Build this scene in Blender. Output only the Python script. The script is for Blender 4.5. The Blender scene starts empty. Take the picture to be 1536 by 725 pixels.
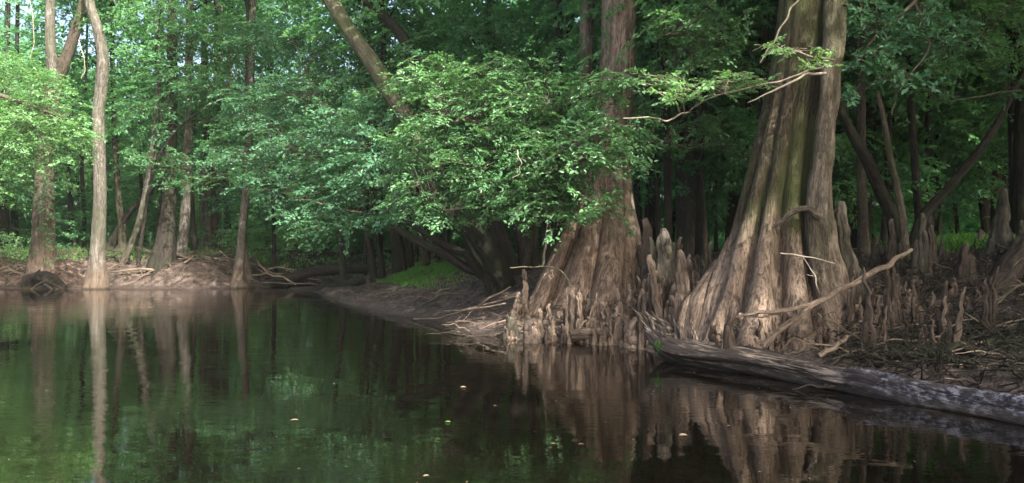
import bpy, math, random
import numpy as np
from mathutils import Vector

R = math.radians
rng = np.random.default_rng(7)
random.seed(7)
sc = bpy.context.scene
COL = sc.collection
F, CH, YH, CX = 1183.0, 1.3, 371.0, 768.0      # focal length in photo pixels, eye height, horizon row, centre column


def P(px, py, Y):
    return np.array([(px - CX) / F * Y, Y, CH + (YH - py) / F * Y])


# ------------------------------------------------------------------ noise
def _hash(i, j, k, s):
    n = (i * 374761393 + j * 668265263 + k * 2147483647 + s * 1274126177) & 0xffffffff
    n = ((n ^ (n >> 13)) * 1274126177) & 0xffffffff
    n = (n ^ (n >> 16)) & 0xffffffff
    return n / 4294967295.0


def vnoise(p, s=0):
    p = np.asarray(p, float)
    i = np.floor(p).astype(np.int64)
    f = p - i
    f = f * f * (3 - 2 * f)
    r = 0
    for dx in (0, 1):
        wx = f[..., 0] if dx else 1 - f[..., 0]
        for dy in (0, 1):
            wy = f[..., 1] if dy else 1 - f[..., 1]
            for dz in (0, 1):
                wz = f[..., 2] if dz else 1 - f[..., 2]
                r = r + wx * wy * wz * _hash(i[..., 0] + dx, i[..., 1] + dy, i[..., 2] + dz, s)
    return r * 2 - 1


def fbm(p, o=4, s=0):
    p = np.asarray(p, float)
    a, r, t = 1.0, 0, 0
    for k in range(o):
        r = r + a * vnoise(p * 2 ** k, s + k * 17)
        t += a
        a *= .5
    return r / t


def smooth(t):
    t = np.clip(t, 0, 1)
    return t * t * (3 - 2 * t)


# ------------------------------------------------------------------ mesh helpers
class Geo:
    def __init__(s):
        s.v, s.f, s.rest, s.tone, s.n = [], [], [], [], 0

    def add(s, v, f, rest=None, tone=None):
        v = np.asarray(v, float)
        f = np.asarray(f, np.int64)
        s.v.append(v)
        s.f.append(f + s.n)
        s.rest.append(v if rest is None else rest)
        s.tone.append(np.zeros(len(v)) if tone is None else np.asarray(tone, float))
        s.n += len(v)

    def build(s, name, mat, parent=None, origin=None, smooth_=True):
        v = np.concatenate(s.v)
        f = np.concatenate(s.f)
        rest = np.concatenate(s.rest)
        tone = np.concatenate(s.tone)
        if origin is None and parent is not None:
            origin = np.array(parent.location)
        if origin is None:
            c = (v.min(0) + v.max(0)) / 2
            origin = np.array([c[0], c[1], v[:, 2].min()])
        v = v - origin
        me = bpy.data.meshes.new(name)
        me.vertices.add(len(v))
        me.vertices.foreach_set('co', v.astype(np.float32).ravel())
        me.loops.add(f.size)
        me.loops.foreach_set('vertex_index', f.astype(np.int32).ravel())
        me.polygons.add(len(f))
        me.polygons.foreach_set('loop_start', np.arange(0, f.size, 4, dtype=np.int32))
        me.update(calc_edges=True)
        me.polygons.foreach_set('use_smooth', np.full(len(f), bool(smooth_)))
        a = me.attributes.new('rest', 'FLOAT_VECTOR', 'POINT')
        a.data.foreach_set('vector', rest.astype(np.float32).ravel())
        a = me.attributes.new('tone', 'FLOAT', 'POINT')
        a.data.foreach_set('value', tone.astype(np.float32))
        me.materials.append(mat)
        o = bpy.data.objects.new(name, me)
        COL.objects.link(o)
        if parent is not None:
            o.parent = parent
            o.location = origin - np.array(parent.location)
        else:
            o.location = origin
        return o


def tag(o, label=None, cat=None, group=None, kind=None):
    if label: o['label'] = label
    if cat: o['category'] = cat
    if group: o['group'] = group
    if kind: o['kind'] = kind
    return o


def thing(name, label, cat, loc, group=None):
    o = bpy.data.objects.new(name, None)
    o.empty_display_size = .2
    COL.objects.link(o)
    o.location = loc
    return tag(o, label, cat, group)


def copy_tree(o):
    c = o.copy()
    COL.objects.link(c)
    for ch in [q for q in bpy.data.objects if q.parent == o]:
        d = ch.copy()
        COL.objects.link(d)
        d.parent = c
    return c


def catmull(pts, n):
    pts = np.asarray(pts, float)
    if len(pts) == 2:
        t = np.linspace(0, 1, n)[:, None]
        return pts[0] * (1 - t) + pts[1] * t
    d = np.r_[0, np.cumsum(np.sqrt(((pts[1:, :3] - pts[:-1, :3]) ** 2).sum(1)) + 1e-6)]
    u = np.linspace(0, d[-1], n)
    m = np.zeros_like(pts)
    m[1:-1] = (pts[2:] - pts[:-2]) / (d[2:] - d[:-2])[:, None]
    m[0] = (pts[1] - pts[0]) / (d[1] - d[0])
    m[-1] = (pts[-1] - pts[-2]) / (d[-1] - d[-2])
    i = np.clip(np.searchsorted(d, u, 'right') - 1, 0, len(pts) - 2)
    h = (d[i + 1] - d[i])
    t = ((u - d[i]) / h)[:, None]
    h = h[:, None]
    return ((2 * t ** 3 - 3 * t ** 2 + 1) * pts[i] + (t ** 3 - 2 * t ** 2 + t) * h * m[i]
            + (-2 * t ** 3 + 3 * t ** 2) * pts[i + 1] + (t ** 3 - t ** 2) * h * m[i + 1])


def tube(g, pts, rad, seg=10, n=None, shape=None, rough=0.0, rscale=3.0, upright=False, seed=0, cap=True, tone=None, wob=0.0, zs=.2):
    """a tube along pts with radii rad; shape(theta, t, z) multiplies the radius"""
    pr = np.c_[np.asarray(pts, float), np.asarray(rad, float)]
    if n is None:
        n = max(4, len(pr) * 4)
    pr = catmull(pr, n)
    p, r = pr[:, :3].copy(), np.maximum(pr[:, 3], .0008)
    if wob:
        s_ = np.linspace(0, 1, n) * len(pts)
        for k in range(3):
            p[:, k] += wob * vnoise(np.c_[s_ * 1.7, np.full(n, k * 7.3 + seed), np.zeros(n)], seed) * smooth(np.linspace(0, 4, n))
    if cap:
        p = np.vstack([p[:1], p, p[-1:]])
        r = np.r_[r[0] * .02, r, r[-1] * .02]
        n += 2
    tang = np.gradient(p, axis=0)
    if cap:
        tang[0] = tang[1] = p[2] - p[1]
        tang[-1] = tang[-2] = p[-2] - p[-3]
    tang /= np.linalg.norm(tang, axis=1)[:, None] + 1e-12
    if upright:
        U = np.tile([1., 0, 0], (n, 1))
        V = np.tile([0, 1., 0], (n, 1))
    else:
        U = np.zeros((n, 3))
        a = np.array([1., 0, 0]) if abs(tang[0][0]) < .8 else np.array([0, 0, 1.])
        for i in range(n):
            a = a - tang[i] * a.dot(tang[i])
            a /= np.linalg.norm(a) + 1e-12
            U[i] = a
        V = np.cross(tang, U)
    th = np.linspace(0, 2 * np.pi, seg, endpoint=False)
    s = np.r_[0, np.cumsum(np.linalg.norm(np.diff(p, axis=0), axis=1))]
    T, S = np.meshgrid(th, s)
    RR = np.repeat(r[:, None], seg, 1)
    tt = np.repeat(np.linspace(0, 1, n)[:, None], seg, 1)
    Z = np.repeat(p[:, 2][:, None], seg, 1)
    if shape is not None:
        RR = RR * shape(T, tt, Z)
    rest = np.stack([np.cos(T) * RR, np.sin(T) * RR, S], -1)
    if rough:
        q = rest * rscale
        q[..., 2] *= zs
        RR = RR * (1 + rough * fbm(q + seed * 3.1, 4, seed))
    X = p[:, None, :] + U[:, None, :] * (np.cos(T) * RR)[..., None] + V[:, None, :] * (np.sin(T) * RR)[..., None]
    idx = np.arange(n * seg).reshape(n, seg)
    a = idx[:-1]
    b = np.roll(a, -1, 1)
    c = idx[1:]
    d = np.roll(c, -1, 1)
    f = np.stack([a, b, d, c], -1).reshape(-1, 4)
    tn = tt.ravel() if tone is None else np.full(n * seg, tone)
    g.add(X.reshape(-1, 3), f, rest.reshape(-1, 3) + np.array([seed * 1.7, 0, 0]), tn)
    return p, r


def nrm(a):
    return a / (np.linalg.norm(a, axis=-1, keepdims=True) + 1e-12)


def leaves(g, b, a, n, L, ratio=.5, hi=False, tone=None):
    """leaf blades at b along a with normal n"""
    a = nrm(a)
    s = nrm(np.cross(n, a))
    n = np.cross(a, s)
    L = L[:, None]
    w = L * ratio * .5
    K = len(b)
    if hi:
        v = np.stack([b, b + a * L * .3 + s * w * .9 + n * L * .06, b + a * L * .68 + s * w * .75 + n * L * .03,
                      b + a * L - n * L * .12, b + a * L * .68 - s * w * .75 + n * L * .03, b + a * L * .3 - s * w * .9 + n * L * .06], 1)
        m = np.array([[0, 1, 2, 3], [0, 3, 4, 5]])
        f = (np.arange(K)[:, None, None] * 6 + m[None]).reshape(-1, 4)
        g.add(v.reshape(-1, 3), f, None, np.repeat(tone, 6))
    else:
        v = np.stack([b, b + a * L * .5 + s * w, b + a * L - n * L * .14, b + a * L * .5 - s * w], 1)
        f = np.arange(K * 4).reshape(-1, 4)
        g.add(v.reshape(-1, 3), f, None, np.repeat(tone, 4))


def sprays(g, O, D, N, length, L, leaf, rg, hi=False, twigs=None, tone=None, ratio=.5, jit=.45, droop=.35):
    K = len(O)
    D = nrm(D)
    B = nrm(np.cross(N, D))
    N = np.cross(D, B)
    ln = length * rg.uniform(.6, 1.25, K)
    t = rg.random((K, L))
    side = rg.random((K, L)) > .35
    s0 = rg.choice([.12, .3, .48, .66, .82], (K, L))
    sg = rg.choice([-1., 1.], (K, L))
    sg = np.where(side, np.where(((s0 * 100).astype(int) % 4 < 2), sg, -sg), sg)
    Dk, Bk, Nk = D[:, None], B[:, None], N[:, None]
    sd = nrm(Dk * .66 + Bk * sg[..., None] * .75)
    lk = ln[:, None, None]
    pos = np.where(side[..., None], O[:, None] + Dk * lk * s0[..., None] + sd * lk * (t * .5 * (1.15 - s0))[..., None],
                   O[:, None] + Dk * lk * t[..., None])
    dist = np.linalg.norm(pos - O[:, None], axis=-1)
    pos[..., 2] -= droop * dist ** 2 / (ln[:, None] + .05)
    ax = np.where(side[..., None], sd, Dk * np.ones_like(sd))
    q = rg.choice([-1., 1.], (K, L))[..., None]
    ax2 = ax * .62 + np.cross(np.broadcast_to(Nk, ax.shape), ax) * q * .75 + rg.normal(0, .22, ax.shape)
    ax2[..., 2] -= .15
    nn = Nk + rg.normal(0, jit, ax.shape)
    LL = leaf * rg.uniform(.6, 1.2, (K, L))
    if tone is None:
        tone = rg.random(K)
    tn = np.clip(tone[:, None] * .5 + .5 * rg.random((K, L)), 0, 1)
    leaves(g, pos.reshape(-1, 3), ax2.reshape(-1, 3), nn.reshape(-1, 3), LL.ravel(), ratio, hi, tn.ravel())
    if twigs is not None:
        e = O + D * ln[:, None]
        e[:, 2] -= droop * ln
        m = O + D * ln[:, None] * .5
        m[:, 2] -= droop * ln * .25
        sticks(twigs, O - D * .1, m, .0045)
        sticks(twigs, m, e, .003)


def sticks(g, A, B, r):
    """many thin three-sided twigs"""
    A = np.asarray(A, float)
    B = np.asarray(B, float)
    d = nrm(B - A)
    u = nrm(np.cross(d, np.array([.3, .2, .9])))
    w = np.cross(d, u)
    vs = []
    for (X, k) in ((A, 1.), (B, .6)):
        for th in (0, 2.094, 4.189):
            vs.append(X + (u * math.cos(th) + w * math.sin(th)) * r * k)
    v = np.stack(vs, 1)
    m = np.array([[0, 1, 4, 3], [1, 2, 5, 4], [2, 0, 3, 5]])
    f = (np.arange(len(A))[:, None, None] * 6 + m[None]).reshape(-1, 4)
    g.add(v.reshape(-1, 3), f, None, np.full(len(A) * 6, .5))


def ell_points(ells, per, rg, gap=.0, gscale=.9, seed=0):
    """points in a list of (centre, radii) clumps, biased to the outside and thinned by noise so the outline is ragged"""
    Ps, Cs = [], []
    for i, (c, r) in enumerate(ells):
        c, r = np.array(c, float), np.array(r, float)
        k = max(3, int(per * (r[0] * r[1] * r[2]) ** (2 / 3)))
        d = nrm(rg.normal(0, 1, (k * 2, 3)))
        rad = rg.random(k * 2) ** .42
        p = c + d * rad[:, None] * r
        m = fbm(p * gscale + seed, 3, seed) > gap - .25
        p = p[m][:k]
        Ps.append(p)
        Cs.append(np.repeat(c[None], len(p), 0))
    return np.concatenate(Ps), np.concatenate(Cs)


def crown(g, ells, per, length, L, leaf, rg, hi=False, twigs=None, gap=0., flat=.3, tilt=.35, seed=0, limb_from=None, ratio=.5, droop=.35):
    p, c = ell_points(ells, per, rg, gap, seed=seed)
    d = p - c + rg.normal(0, .25, p.shape)
    d[:, 2] *= flat
    d = nrm(d + rg.normal(0, .45, p.shape) * np.array([1, 1, .3]))
    N = np.array([0, 0, 1.]) + rg.normal(0, tilt, p.shape)
    tn = np.clip(.5 + .9 * fbm(p * .7 + 9, 2, seed + 5) + rg.normal(0, .12, len(p)), 0, 1)
    sprays(g, p, d, N, length, L, leaf, rg, hi, twigs, tn, ratio=ratio, droop=droop)
    return p


# ------------------------------------------------------------------ materials
def new_mat(name):
    m = bpy.data.materials.new(name)
    m.use_nodes = True
    nt = m.node_tree
    nt.nodes.clear()
    return m, nt


class NT:
    def __init__(s, name):
        s.m, s.t = new_mat(name)
        s.out = s.n('ShaderNodeOutputMaterial')

    def n(s, typ, **k):
        nd = s.t.nodes.new(typ)
        for a, b in k.items():
            setattr(nd, a, b)
        return nd

    def l(s, a, b):
        s.t.links.new(a, b)

    def attr(s, name, vec=True):
        a = s.n('ShaderNodeAttribute', attribute_name=name)
        return a.outputs['Vector'] if vec else a.outputs['Fac']

    def noise(s, vec, scale, stretch=None, detail=5, rough=.55, dist=0.):
        if stretch:
            mp = s.n('ShaderNodeMapping')
            mp.inputs['Scale'].default_value = stretch
            s.l(vec, mp.inputs['Vector'])
            vec = mp.outputs['Vector']
        nz = s.n('ShaderNodeTexNoise')
        nz.inputs['Scale'].default_value = scale
        nz.inputs['Detail'].default_value = detail
        nz.inputs['Roughness'].default_value = rough
        nz.inputs['Distortion'].default_value = dist
        s.l(vec, nz.inputs['Vector'])
        return nz.outputs['Fac']

    def ramp(s, fac, stops):
        r = s.n('ShaderNodeValToRGB')
        e = r.color_ramp.elements
        while len(e) < len(stops):
            e.new(.5)
        for q, (p, c) in zip(e, stops):
            q.position = p
            q.color = (*c, 1) if len(c) == 3 else c
        s.l(fac, r.inputs['Fac'])
        return r.outputs['Color']

    def rng(s, fac, a, b, c=0., d=1.):
        r = s.n('ShaderNodeMapRange')
        for i, v in enumerate((a, b, c, d)):
            r.inputs[i + 1].default_value = v
        s.l(fac, r.inputs[0])
        return r.outputs[0]

    def mix(s, fac, a, b, blend='MIX'):
        m = s.n('ShaderNodeMixRGB', blend_type=blend)
        for i, v in enumerate((fac, a, b)):
            if isinstance(v, (int, float)):
                m.inputs[i].default_value = v
            elif isinstance(v, tuple):
                m.inputs[i].default_value = (*v, 1)
            else:
                s.l(v, m.inputs[i])
        return m.outputs[0]

    def math(s, op, a, b=0.):
        m = s.n('ShaderNodeMath', operation=op)
        for i, v in enumerate((a, b)):
            if isinstance(v, (int, float)):
                m.inputs[i].default_value = v
            else:
                s.l(v, m.inputs[i])
        return m.outputs[0]

    def bump(s, h, strength, dist, normal=None):
        b = s.n('ShaderNodeBump')
        b.inputs['Strength'].default_value = strength
        b.inputs['Distance'].default_value = dist
        s.l(h, b.inputs['Height'])
        if normal is not None:
            s.l(normal, b.inputs['Normal'])
        return b.outputs['Normal']

    def bsdf(s, col, rough=.85, spec=.25, normal=None):
        p = s.n('ShaderNodeBsdfPrincipled')
        if isinstance(col, tuple):
            p.inputs['Base Color'].default_value = (*col, 1)
        else:
            s.l(col, p.inputs['Base Color'])
        if isinstance(rough, (int, float)):
            p.inputs['Roughness'].default_value = rough
        else:
            s.l(rough, p.inputs['Roughness'])
        p.inputs['Specular IOR Level'].default_value = spec
        if normal is not None:
            s.l(normal, p.inputs['Normal'])
        s.l(p.outputs[0], s.out.inputs[0])
        return p


def leaf_mat(name, dark, mid, light, trans=.35, spec=.35):
    t = NT(name)
    tone = t.attr('tone', False)
    oi = t.n('ShaderNodeObjectInfo')
    tone = t.math('ADD', tone, t.rng(oi.outputs['Random'], 0, 1, -.15, .15))
    col = t.ramp(tone, [(.08, dark), (.5, mid), (.95, light)])
    p = t.bsdf(col, .42, spec)
    tr = t.n('ShaderNodeBsdfTranslucent')
    c2 = t.mix(1., col, (1.7, 1.75, .95), 'MULTIPLY')
    t.l(c2, tr.inputs['Color'])
    mx = t.n('ShaderNodeMixShader')
    mx.inputs[0].default_value = trans
    t.l(p.outputs[0], mx.inputs[1])
    t.l(tr.outputs[0], mx.inputs[2])
    t.l(mx.outputs[0], t.out.inputs[0])
    return t.m


LEAF = leaf_mat('leaf_green', (.05, .14, .068), (.085, .215, .10), (.155, .32, .14), trans=.5)
LEAF_NEAR = leaf_mat('leaf_bush', (.05, .135, .055), (.09, .21, .085), (.16, .31, .12), spec=.45)
LEAF_TEAL = leaf_mat('leaf_bluish', (.05, .14, .075), (.085, .21, .115), (.14, .29, .16), trans=.4)
LEAF_LIGHT = leaf_mat('leaf_light', (.09, .21, .09), (.15, .30, .125), (.22, .39, .17), trans=.4)
GRASS = leaf_mat('grass_green', (.05, .14, .03), (.08, .2, .04), (.13, .27, .06), trans=.4)
DEAD = leaf_mat('leaf_dead', (.05, .034, .022), (.12, .085, .055), (.24, .19, .13), trans=.1)


def bark_mat(name, dark, light, moss=(.05, .07, .03), moss_amt=.4, flood=None, tan=(.34, .265, .2), tan_dark=(.15, .105, .08),
             scale=9., patches=None, bump=1., wet=True):
    t = NT(name)
    rest = t.attr('rest')
    geo = t.n('ShaderNodeNewGeometry')
    sep = t.n('ShaderNodeSeparateXYZ')
    t.l(geo.outputs['Position'], sep.inputs[0])
    z = sep.outputs['Z']
    fib = t.noise(rest, scale * 1.2, (1, 1, .10), 7, .65, .25)
    fine = t.noise(rest, scale * 5, (1, 1, .3), 4, .6)
    blot = t.noise(rest, 2.2, (1, 1, .6), 5, .6)
    mott = t.noise(rest, 11, (1, 1, .45), 7, .75)
    f = t.math('ADD', t.math('ADD', t.math('MULTIPLY', fib, .33), t.math('MULTIPLY', fine, .32)), t.math('MULTIPLY', mott, .35))
    col = t.ramp(f, [(.42, dark), (.56, light)])
    crk = t.math('ABSOLUTE', t.math('SUBTRACT', t.noise(rest, scale * .9, (1, 1, .13), 5, .65, .4), .5))
    crk = t.rng(crk, .0, .05, 0, 1)
    col = t.mix(t.math('MULTIPLY', t.math('SUBTRACT', 1., crk), .4), col, tuple(q * .5 for q in dark))
    ms = t.rng(t.noise(rest, 1.6, (1, 1, .5), 6, .65), .44, .58, 0, moss_amt)
    col = t.mix(ms, col, moss)
    if patches:
        pt = t.rng(t.noise(rest, 5.5, (1, 1, .45), 5, .7), .60, .68, 0, .85)
        col = t.mix(pt, col, patches)
    if flood:
        tc = t.ramp(f, [(.41, tan_dark), (.49, tan), (.60, tuple(min(1, q * 1.45) for q in tan))])
        pits = t.rng(t.noise(rest, 17, (1, 1, .35), 6, .7), .55, .62, 0, .85)
        tc = t.mix(pits, tc, tuple(q * .6 for q in tan_dark))
        tc = t.mix(t.math('MULTIPLY', t.math('SUBTRACT', 1., crk), .5), tc, tuple(q * .6 for q in tan_dark))
        tc = t.mix(t.rng(blot, .42, .62, 0., .5), tc, tuple(q * .55 for q in tan))
        lvl = t.math('ADD', z, t.math('MULTIPLY', t.math('SUBTRACT', t.noise(rest, 2.6, (1, 1, .35), 5, .65), .5), 2.2))
        col = t.mix(t.rng(lvl, flood - .35, flood + .35, 1, 0), col, tc)
    rough = .9
    if wet:                                   # a soaked, darker rim where the wood meets the water
        w = t.rng(t.math('ADD', z, t.math('MULTIPLY', blot, .06)), .05, .11, .75, 0)
        col = t.mix(w, col, tuple(q * .2 for q in tan))
    n = t.bump(t.math('ADD', t.math('ADD', t.math('MULTIPLY', fib, .6), t.math('MULTIPLY', mott, .5)), t.math('MULTIPLY', crk, .2)), .9 * bump, .05)
    n = t.bump(fine, .9 * bump, .03, n)
    t.bsdf(col, rough, .15, n)
    return t.m


CYP = bark_mat('cypress_bark', (.02, .016, .011), (.085, .068, .046), (.05, .058, .022), .95, 1.5, tan=(.21, .158, .12), tan_dark=(.05, .036, .026), patches=(.15, .135, .095), scale=9, bump=1.2)
CYP_TALL = bark_mat('cypress_bark_pinkish', (.07, .052, .042), (.22, .17, .14), (.05, .06, .025), .75, 1.7, tan=(.22, .16, .123), tan_dark=(.08, .058, .044), patches=(.24, .2, .155), bump=1.1)
STEM = bark_mat('rough_grey_bark', (.05, .042, .03), (.16, .13, .1), (.06, .066, .03), .6, .9, tan=(.22,.17,.13), scale=16, patches=(.24, .22, .17))
PALE = bark_mat('pale_bark', (.045, .04, .032), (.17, .155, .135), (.06, .068, .038), .5, .9, tan=(.12, .095, .073), scale=10, patches=(.24, .225, .2))
BROWN = bark_mat('brown_bark', (.025, .02, .016), (.10, .08, .064), (.05, .065, .03), .5, 1.2, tan=(.18, .14, .11))
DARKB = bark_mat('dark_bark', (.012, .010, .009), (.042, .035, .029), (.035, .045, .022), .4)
MOSSY = bark_mat('mossy_bark', (.045, .042, .026), (.14, .13, .085), (.055, .078, .026), .7, scale=14)
TWIG = bark_mat('twig_bark', (.04, .034, .026), (.12, .10, .075), bump=.4, moss_amt=.2, wet=False)
TWIG_PALE = bark_mat('pale_twig', (.16, .13, .10), (.34, .29, .23), bump=.4, moss_amt=.1, wet=False)
STICK = bark_mat('stick_wood', (.06, .045, .034), (.22, .17, .13), bump=.6, moss_amt=.1, wet=False, scale=20)


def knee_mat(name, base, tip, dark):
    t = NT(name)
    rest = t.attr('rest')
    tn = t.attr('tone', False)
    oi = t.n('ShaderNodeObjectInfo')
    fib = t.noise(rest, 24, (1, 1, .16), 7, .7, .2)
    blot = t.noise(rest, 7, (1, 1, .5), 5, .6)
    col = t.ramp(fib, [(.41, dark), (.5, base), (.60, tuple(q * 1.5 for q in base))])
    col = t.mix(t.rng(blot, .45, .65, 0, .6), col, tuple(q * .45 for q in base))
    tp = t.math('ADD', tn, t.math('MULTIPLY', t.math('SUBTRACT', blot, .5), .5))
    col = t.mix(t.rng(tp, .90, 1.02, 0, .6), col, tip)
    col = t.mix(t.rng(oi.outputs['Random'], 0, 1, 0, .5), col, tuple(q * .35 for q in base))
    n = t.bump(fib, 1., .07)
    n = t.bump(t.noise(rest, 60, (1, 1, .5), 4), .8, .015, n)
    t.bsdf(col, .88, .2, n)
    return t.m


KNEE = knee_mat('knee_tan', (.15, .112, .085), (.38, .28, .22), (.035, .026, .02))
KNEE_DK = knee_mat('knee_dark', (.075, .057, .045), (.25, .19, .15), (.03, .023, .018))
KNEE_GREY = knee_mat('knee_grey', (.085, .074, .054), (.26, .235, .19), (.035, .032, .026))


def log_mat():
    t = NT('weathered_log')
    rest = t.attr('rest')
    geo = t.n('ShaderNodeNewGeometry')
    sep = t.n('ShaderNodeSeparateXYZ')
    t.l(rest, sep.inputs[0])
    fib = t.noise(rest, 22, (1, 1, .07), 6, .65, .5)
    fine = t.noise(rest, 60, (1, 1, .12), 4, .6)
    f = t.math('ADD', t.math('MULTIPLY', fib, .6), t.math('MULTIPLY', fine, .4))
    brown = t.ramp(f, [(.40, (.008, .007, .006)), (.49, (.06, .048, .039)), (.58, (.27, .22, .18))])
    grey = t.ramp(t.noise(rest, 26, (1, 1, .5), 6, .7), [(.40, (.01, .0095, .011)), (.50, (.05, .049, .058)), (.60, (.20, .196, .228))])
    far = t.rng(t.math('ADD', sep.outputs['Z'], t.math('MULTIPLY', t.noise(rest, 6, None, 4), .8)), 3.0, 3.4, 0, 1)
    col = t.mix(far, brown, grey)
    pt = t.rng(t.noise(rest, 4, (1, 1, .4), 6, .7), .47, .58, 0, .85)
    col = t.mix(pt, col, (.035, .03, .028))
    p3 = t.n('ShaderNodeSeparateXYZ')
    t.l(geo.outputs['Position'], p3.inputs[0])
    col = t.mix(t.rng(p3.outputs['Z'], .03, .10, .85, 0), col, (.02, .017, .015))
    n = t.bump(fib, 1., .03)
    n = t.bump(fine, .9, .02, n)
    t.bsdf(col, .85, .08, n)
    return t.m


LOG = log_mat()


def ground_mat():
    t = NT('bank_soil')
    geo = t.n('ShaderNodeNewGeometry')
    pos = geo.outputs['Position']
    sep = t.n('ShaderNodeSeparateXYZ')
    t.l(pos, sep.inputs[0])
    big = t.noise(pos, .8, None, 6, .6)
    mid = t.noise(pos, 6, None, 6, .65)
    fine = t.noise(pos, 40, None, 5, .65)
    mud = t.ramp(t.math('ADD', t.math('MULTIPLY', mid, .5), t.math('MULTIPLY', fine, .5)),
                 [(.40, (.015, .011, .0095)), (.50, (.055, .040, .033)), (.60, (.14, .105, .087))])
    # reddish eroded soil of the left bank, from its position in the place
    red = t.ramp(t.math('ADD', t.math('MULTIPLY', mid, .6), t.math('MULTIPLY', fine, .4)),
                 [(.41, (.014, .009, .007)), (.5, (.07, .046, .036)), (.59, (.2, .14, .11))])
    wl = t.rng(t.math('ADD', sep.outputs['X'], t.math('MULTIPLY', big, 4.)), -13.2, -10.8, .85, 0)
    mud = t.mix(wl, mud, red)
    # leaf litter and humus further up
    lit = t.ramp(fine, [(.38, (.015, .012, .009)), (.52, (.045, .034, .024)), (.64, (.11, .082, .055))])
    up = t.rng(t.math('ADD', sep.outputs['Z'], t.math('MULTIPLY', t.math('SUBTRACT', big, .5), 1.)), .75, 1.15, 0, 1)
    col = t.mix(up, mud, lit)
    wet = t.rng(t.math('ADD', sep.outputs['Z'], t.math('MULTIPLY', mid, .08)), .04, .16, 1, 0)
    col = t.mix(t.math('MULTIPLY', wet, .6), col, (.03, .022, .018))
    rough = t.rng(wet, 0, 1, .92, .45)
    n = t.bump(mid, .8, .08)
    n = t.bump(fine, .9, .025, n)
    t.bsdf(col, rough, .3, n)
    return t.m


def water_mat():
    t = NT('creek_water')
    geo = t.n('ShaderNodeNewGeometry')
    pos = geo.outputs['Position']
    a = t.noise(pos, 1.1, (.8, 1.6, 1), 3, .5, .3)
    b = t.noise(pos, 7., (.55, 1.7, 1), 3, .55, .2)
    # ripples come in patches
    patch = t.rng(t.noise(pos, .28, (1, 1.5, 1), 3, .6), .45, .62, .12, 1.)
    h = t.math('ADD', t.math('MULTIPLY', a, .35), t.math('MULTIPLY', t.math('MULTIPLY', b, patch), .24))
    n = t.bump(h, .30, .05)
    p = t.bsdf((.0028, .0022, .0014), .01, .5, n)
    p.inputs['IOR'].default_value = 1.7
    p.inputs['Specular Tint'].default_value = (1, .88, .72, 1)
    return t.m


# ------------------------------------------------------------------ terrain
def shore_pt(px, py):
    Y = CH * F / (py - YH)
    return ((px - CX) / F * Y, Y)


RIGHT = [shore_pt(*q) for q in [(470, 438), (520, 455), (560, 468), (610, 476), (655, 482), (690, 499), (740, 505), (800, 508), (870, 512), (960, 522),
                                (1040, 545), (1150, 556), (1300, 575), (1420, 590), (1536, 605)]]
WATER = [(-60, -140), (-27, -60), (-25, 0), (-21, 20), (-17.5, 25.0), shore_pt(0, 432), shore_pt(60, 434), shore_pt(150, 432.5), shore_pt(230, 434),
         shore_pt(330, 433), shore_pt(400, 431), (-7.9, 27.2), (-6.4, 27.6), (-5.6, 25.5)] + RIGHT + [(6.2, 5.0), (8, 2), (11, -6), (13, -60), (40, -140)]
WATER = np.array(WATER)


def inland(x, y):
    """signed distance to the shoreline, positive on land"""
    x = np.asarray(x, float)
    y = np.asarray(y, float)
    d = np.full(x.shape, 1e9)
    ins = np.zeros(x.shape, bool)
    n = len(WATER)
    for i in range(n):
        ax, ay = WATER[i]
        bx, by = WATER[(i + 1) % n]
        ex, ey = bx - ax, by - ay
        t = np.clip(((x - ax) * ex + (y - ay) * ey) / (ex * ex + ey * ey), 0, 1)
        d = np.minimum(d, np.hypot(x - ax - t * ex, y - ay - t * ey))
        c = ((ay > y) != (by > y)) & (x < (bx - ax) * (y - ay) / (by - ay + 1e-12) + ax)
        ins ^= c
    return np.where(ins, -d, d)


def ground(x, y):
    x = np.asarray(x, float)
    y = np.asarray(y, float)
    d = inland(x, y)
    q = np.stack([x, y, np.zeros_like(x)], -1)
    d = d + .22 * fbm(q * 1.3, 3, 3) * smooth((40 - np.abs(y)) / 20) * np.clip(np.abs(d) * 2 + .3, 0, 1)
    px = x / np.maximum(y, 1) * F + CX
    left = smooth((430 - px) / 60)
    right = smooth((px - 1180) / 220)
    hl = .8 * smooth((d + .1) / 1.3) + .35 * smooth(d / 7)
    hm = .16 * smooth(d / .25) + .5 * smooth((d - .1) / 2.4) + .5 * smooth((d - 1.2) / 5)
    hr = .12 * smooth(d / .3) + 1.25 * smooth((d + .3) / 7.5)
    h = hm * (1 - left) * (1 - right) + hl * left + hr * right
    lump = .05 * fbm(q * 1.9, 4, 11) + .022 * fbm(q * 8, 3, 21)
    ero = left * .16 * fbm(q * 3.2, 4, 31) + right * .09 * fbm(q * 3.5, 4, 41)
    land = h + (lump + ero) * smooth(d / .5)
    wat = -.04 - .9 * smooth(-d / 2.5)
    return np.where(d > 0, land, wat * smooth(-d / .25 + .0))


def gz(x, y):
    return float(ground(np.array([x]), np.array([y]))[0])


def G(px, py, ymax=70):
    """the point of the ground seen at a pixel"""
    Y = np.linspace(4.5, ymax, 2600)
    x = (px - CX) / F * Y
    z = CH + (YH - py) / F * Y
    g = np.maximum(ground(x, Y), -.02)
    k = np.argmax(z < g) if (z < g).any() else len(Y) - 1
    return np.array([x[k], Y[k], g[k]])


def axis(lo, hi, step, far_lo, far_hi):
    a = list(np.arange(lo, hi, step))
    s, v = step, lo
    left = []
    while v > far_lo:
        s *= 1.22
        v -= s
        left.append(v)
    s, v = step, a[-1]
    rt = []
    while v < far_hi:
        s *= 1.22
        v += s
        rt.append(v)
    return np.array(left[::-1] + a + rt)


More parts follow.
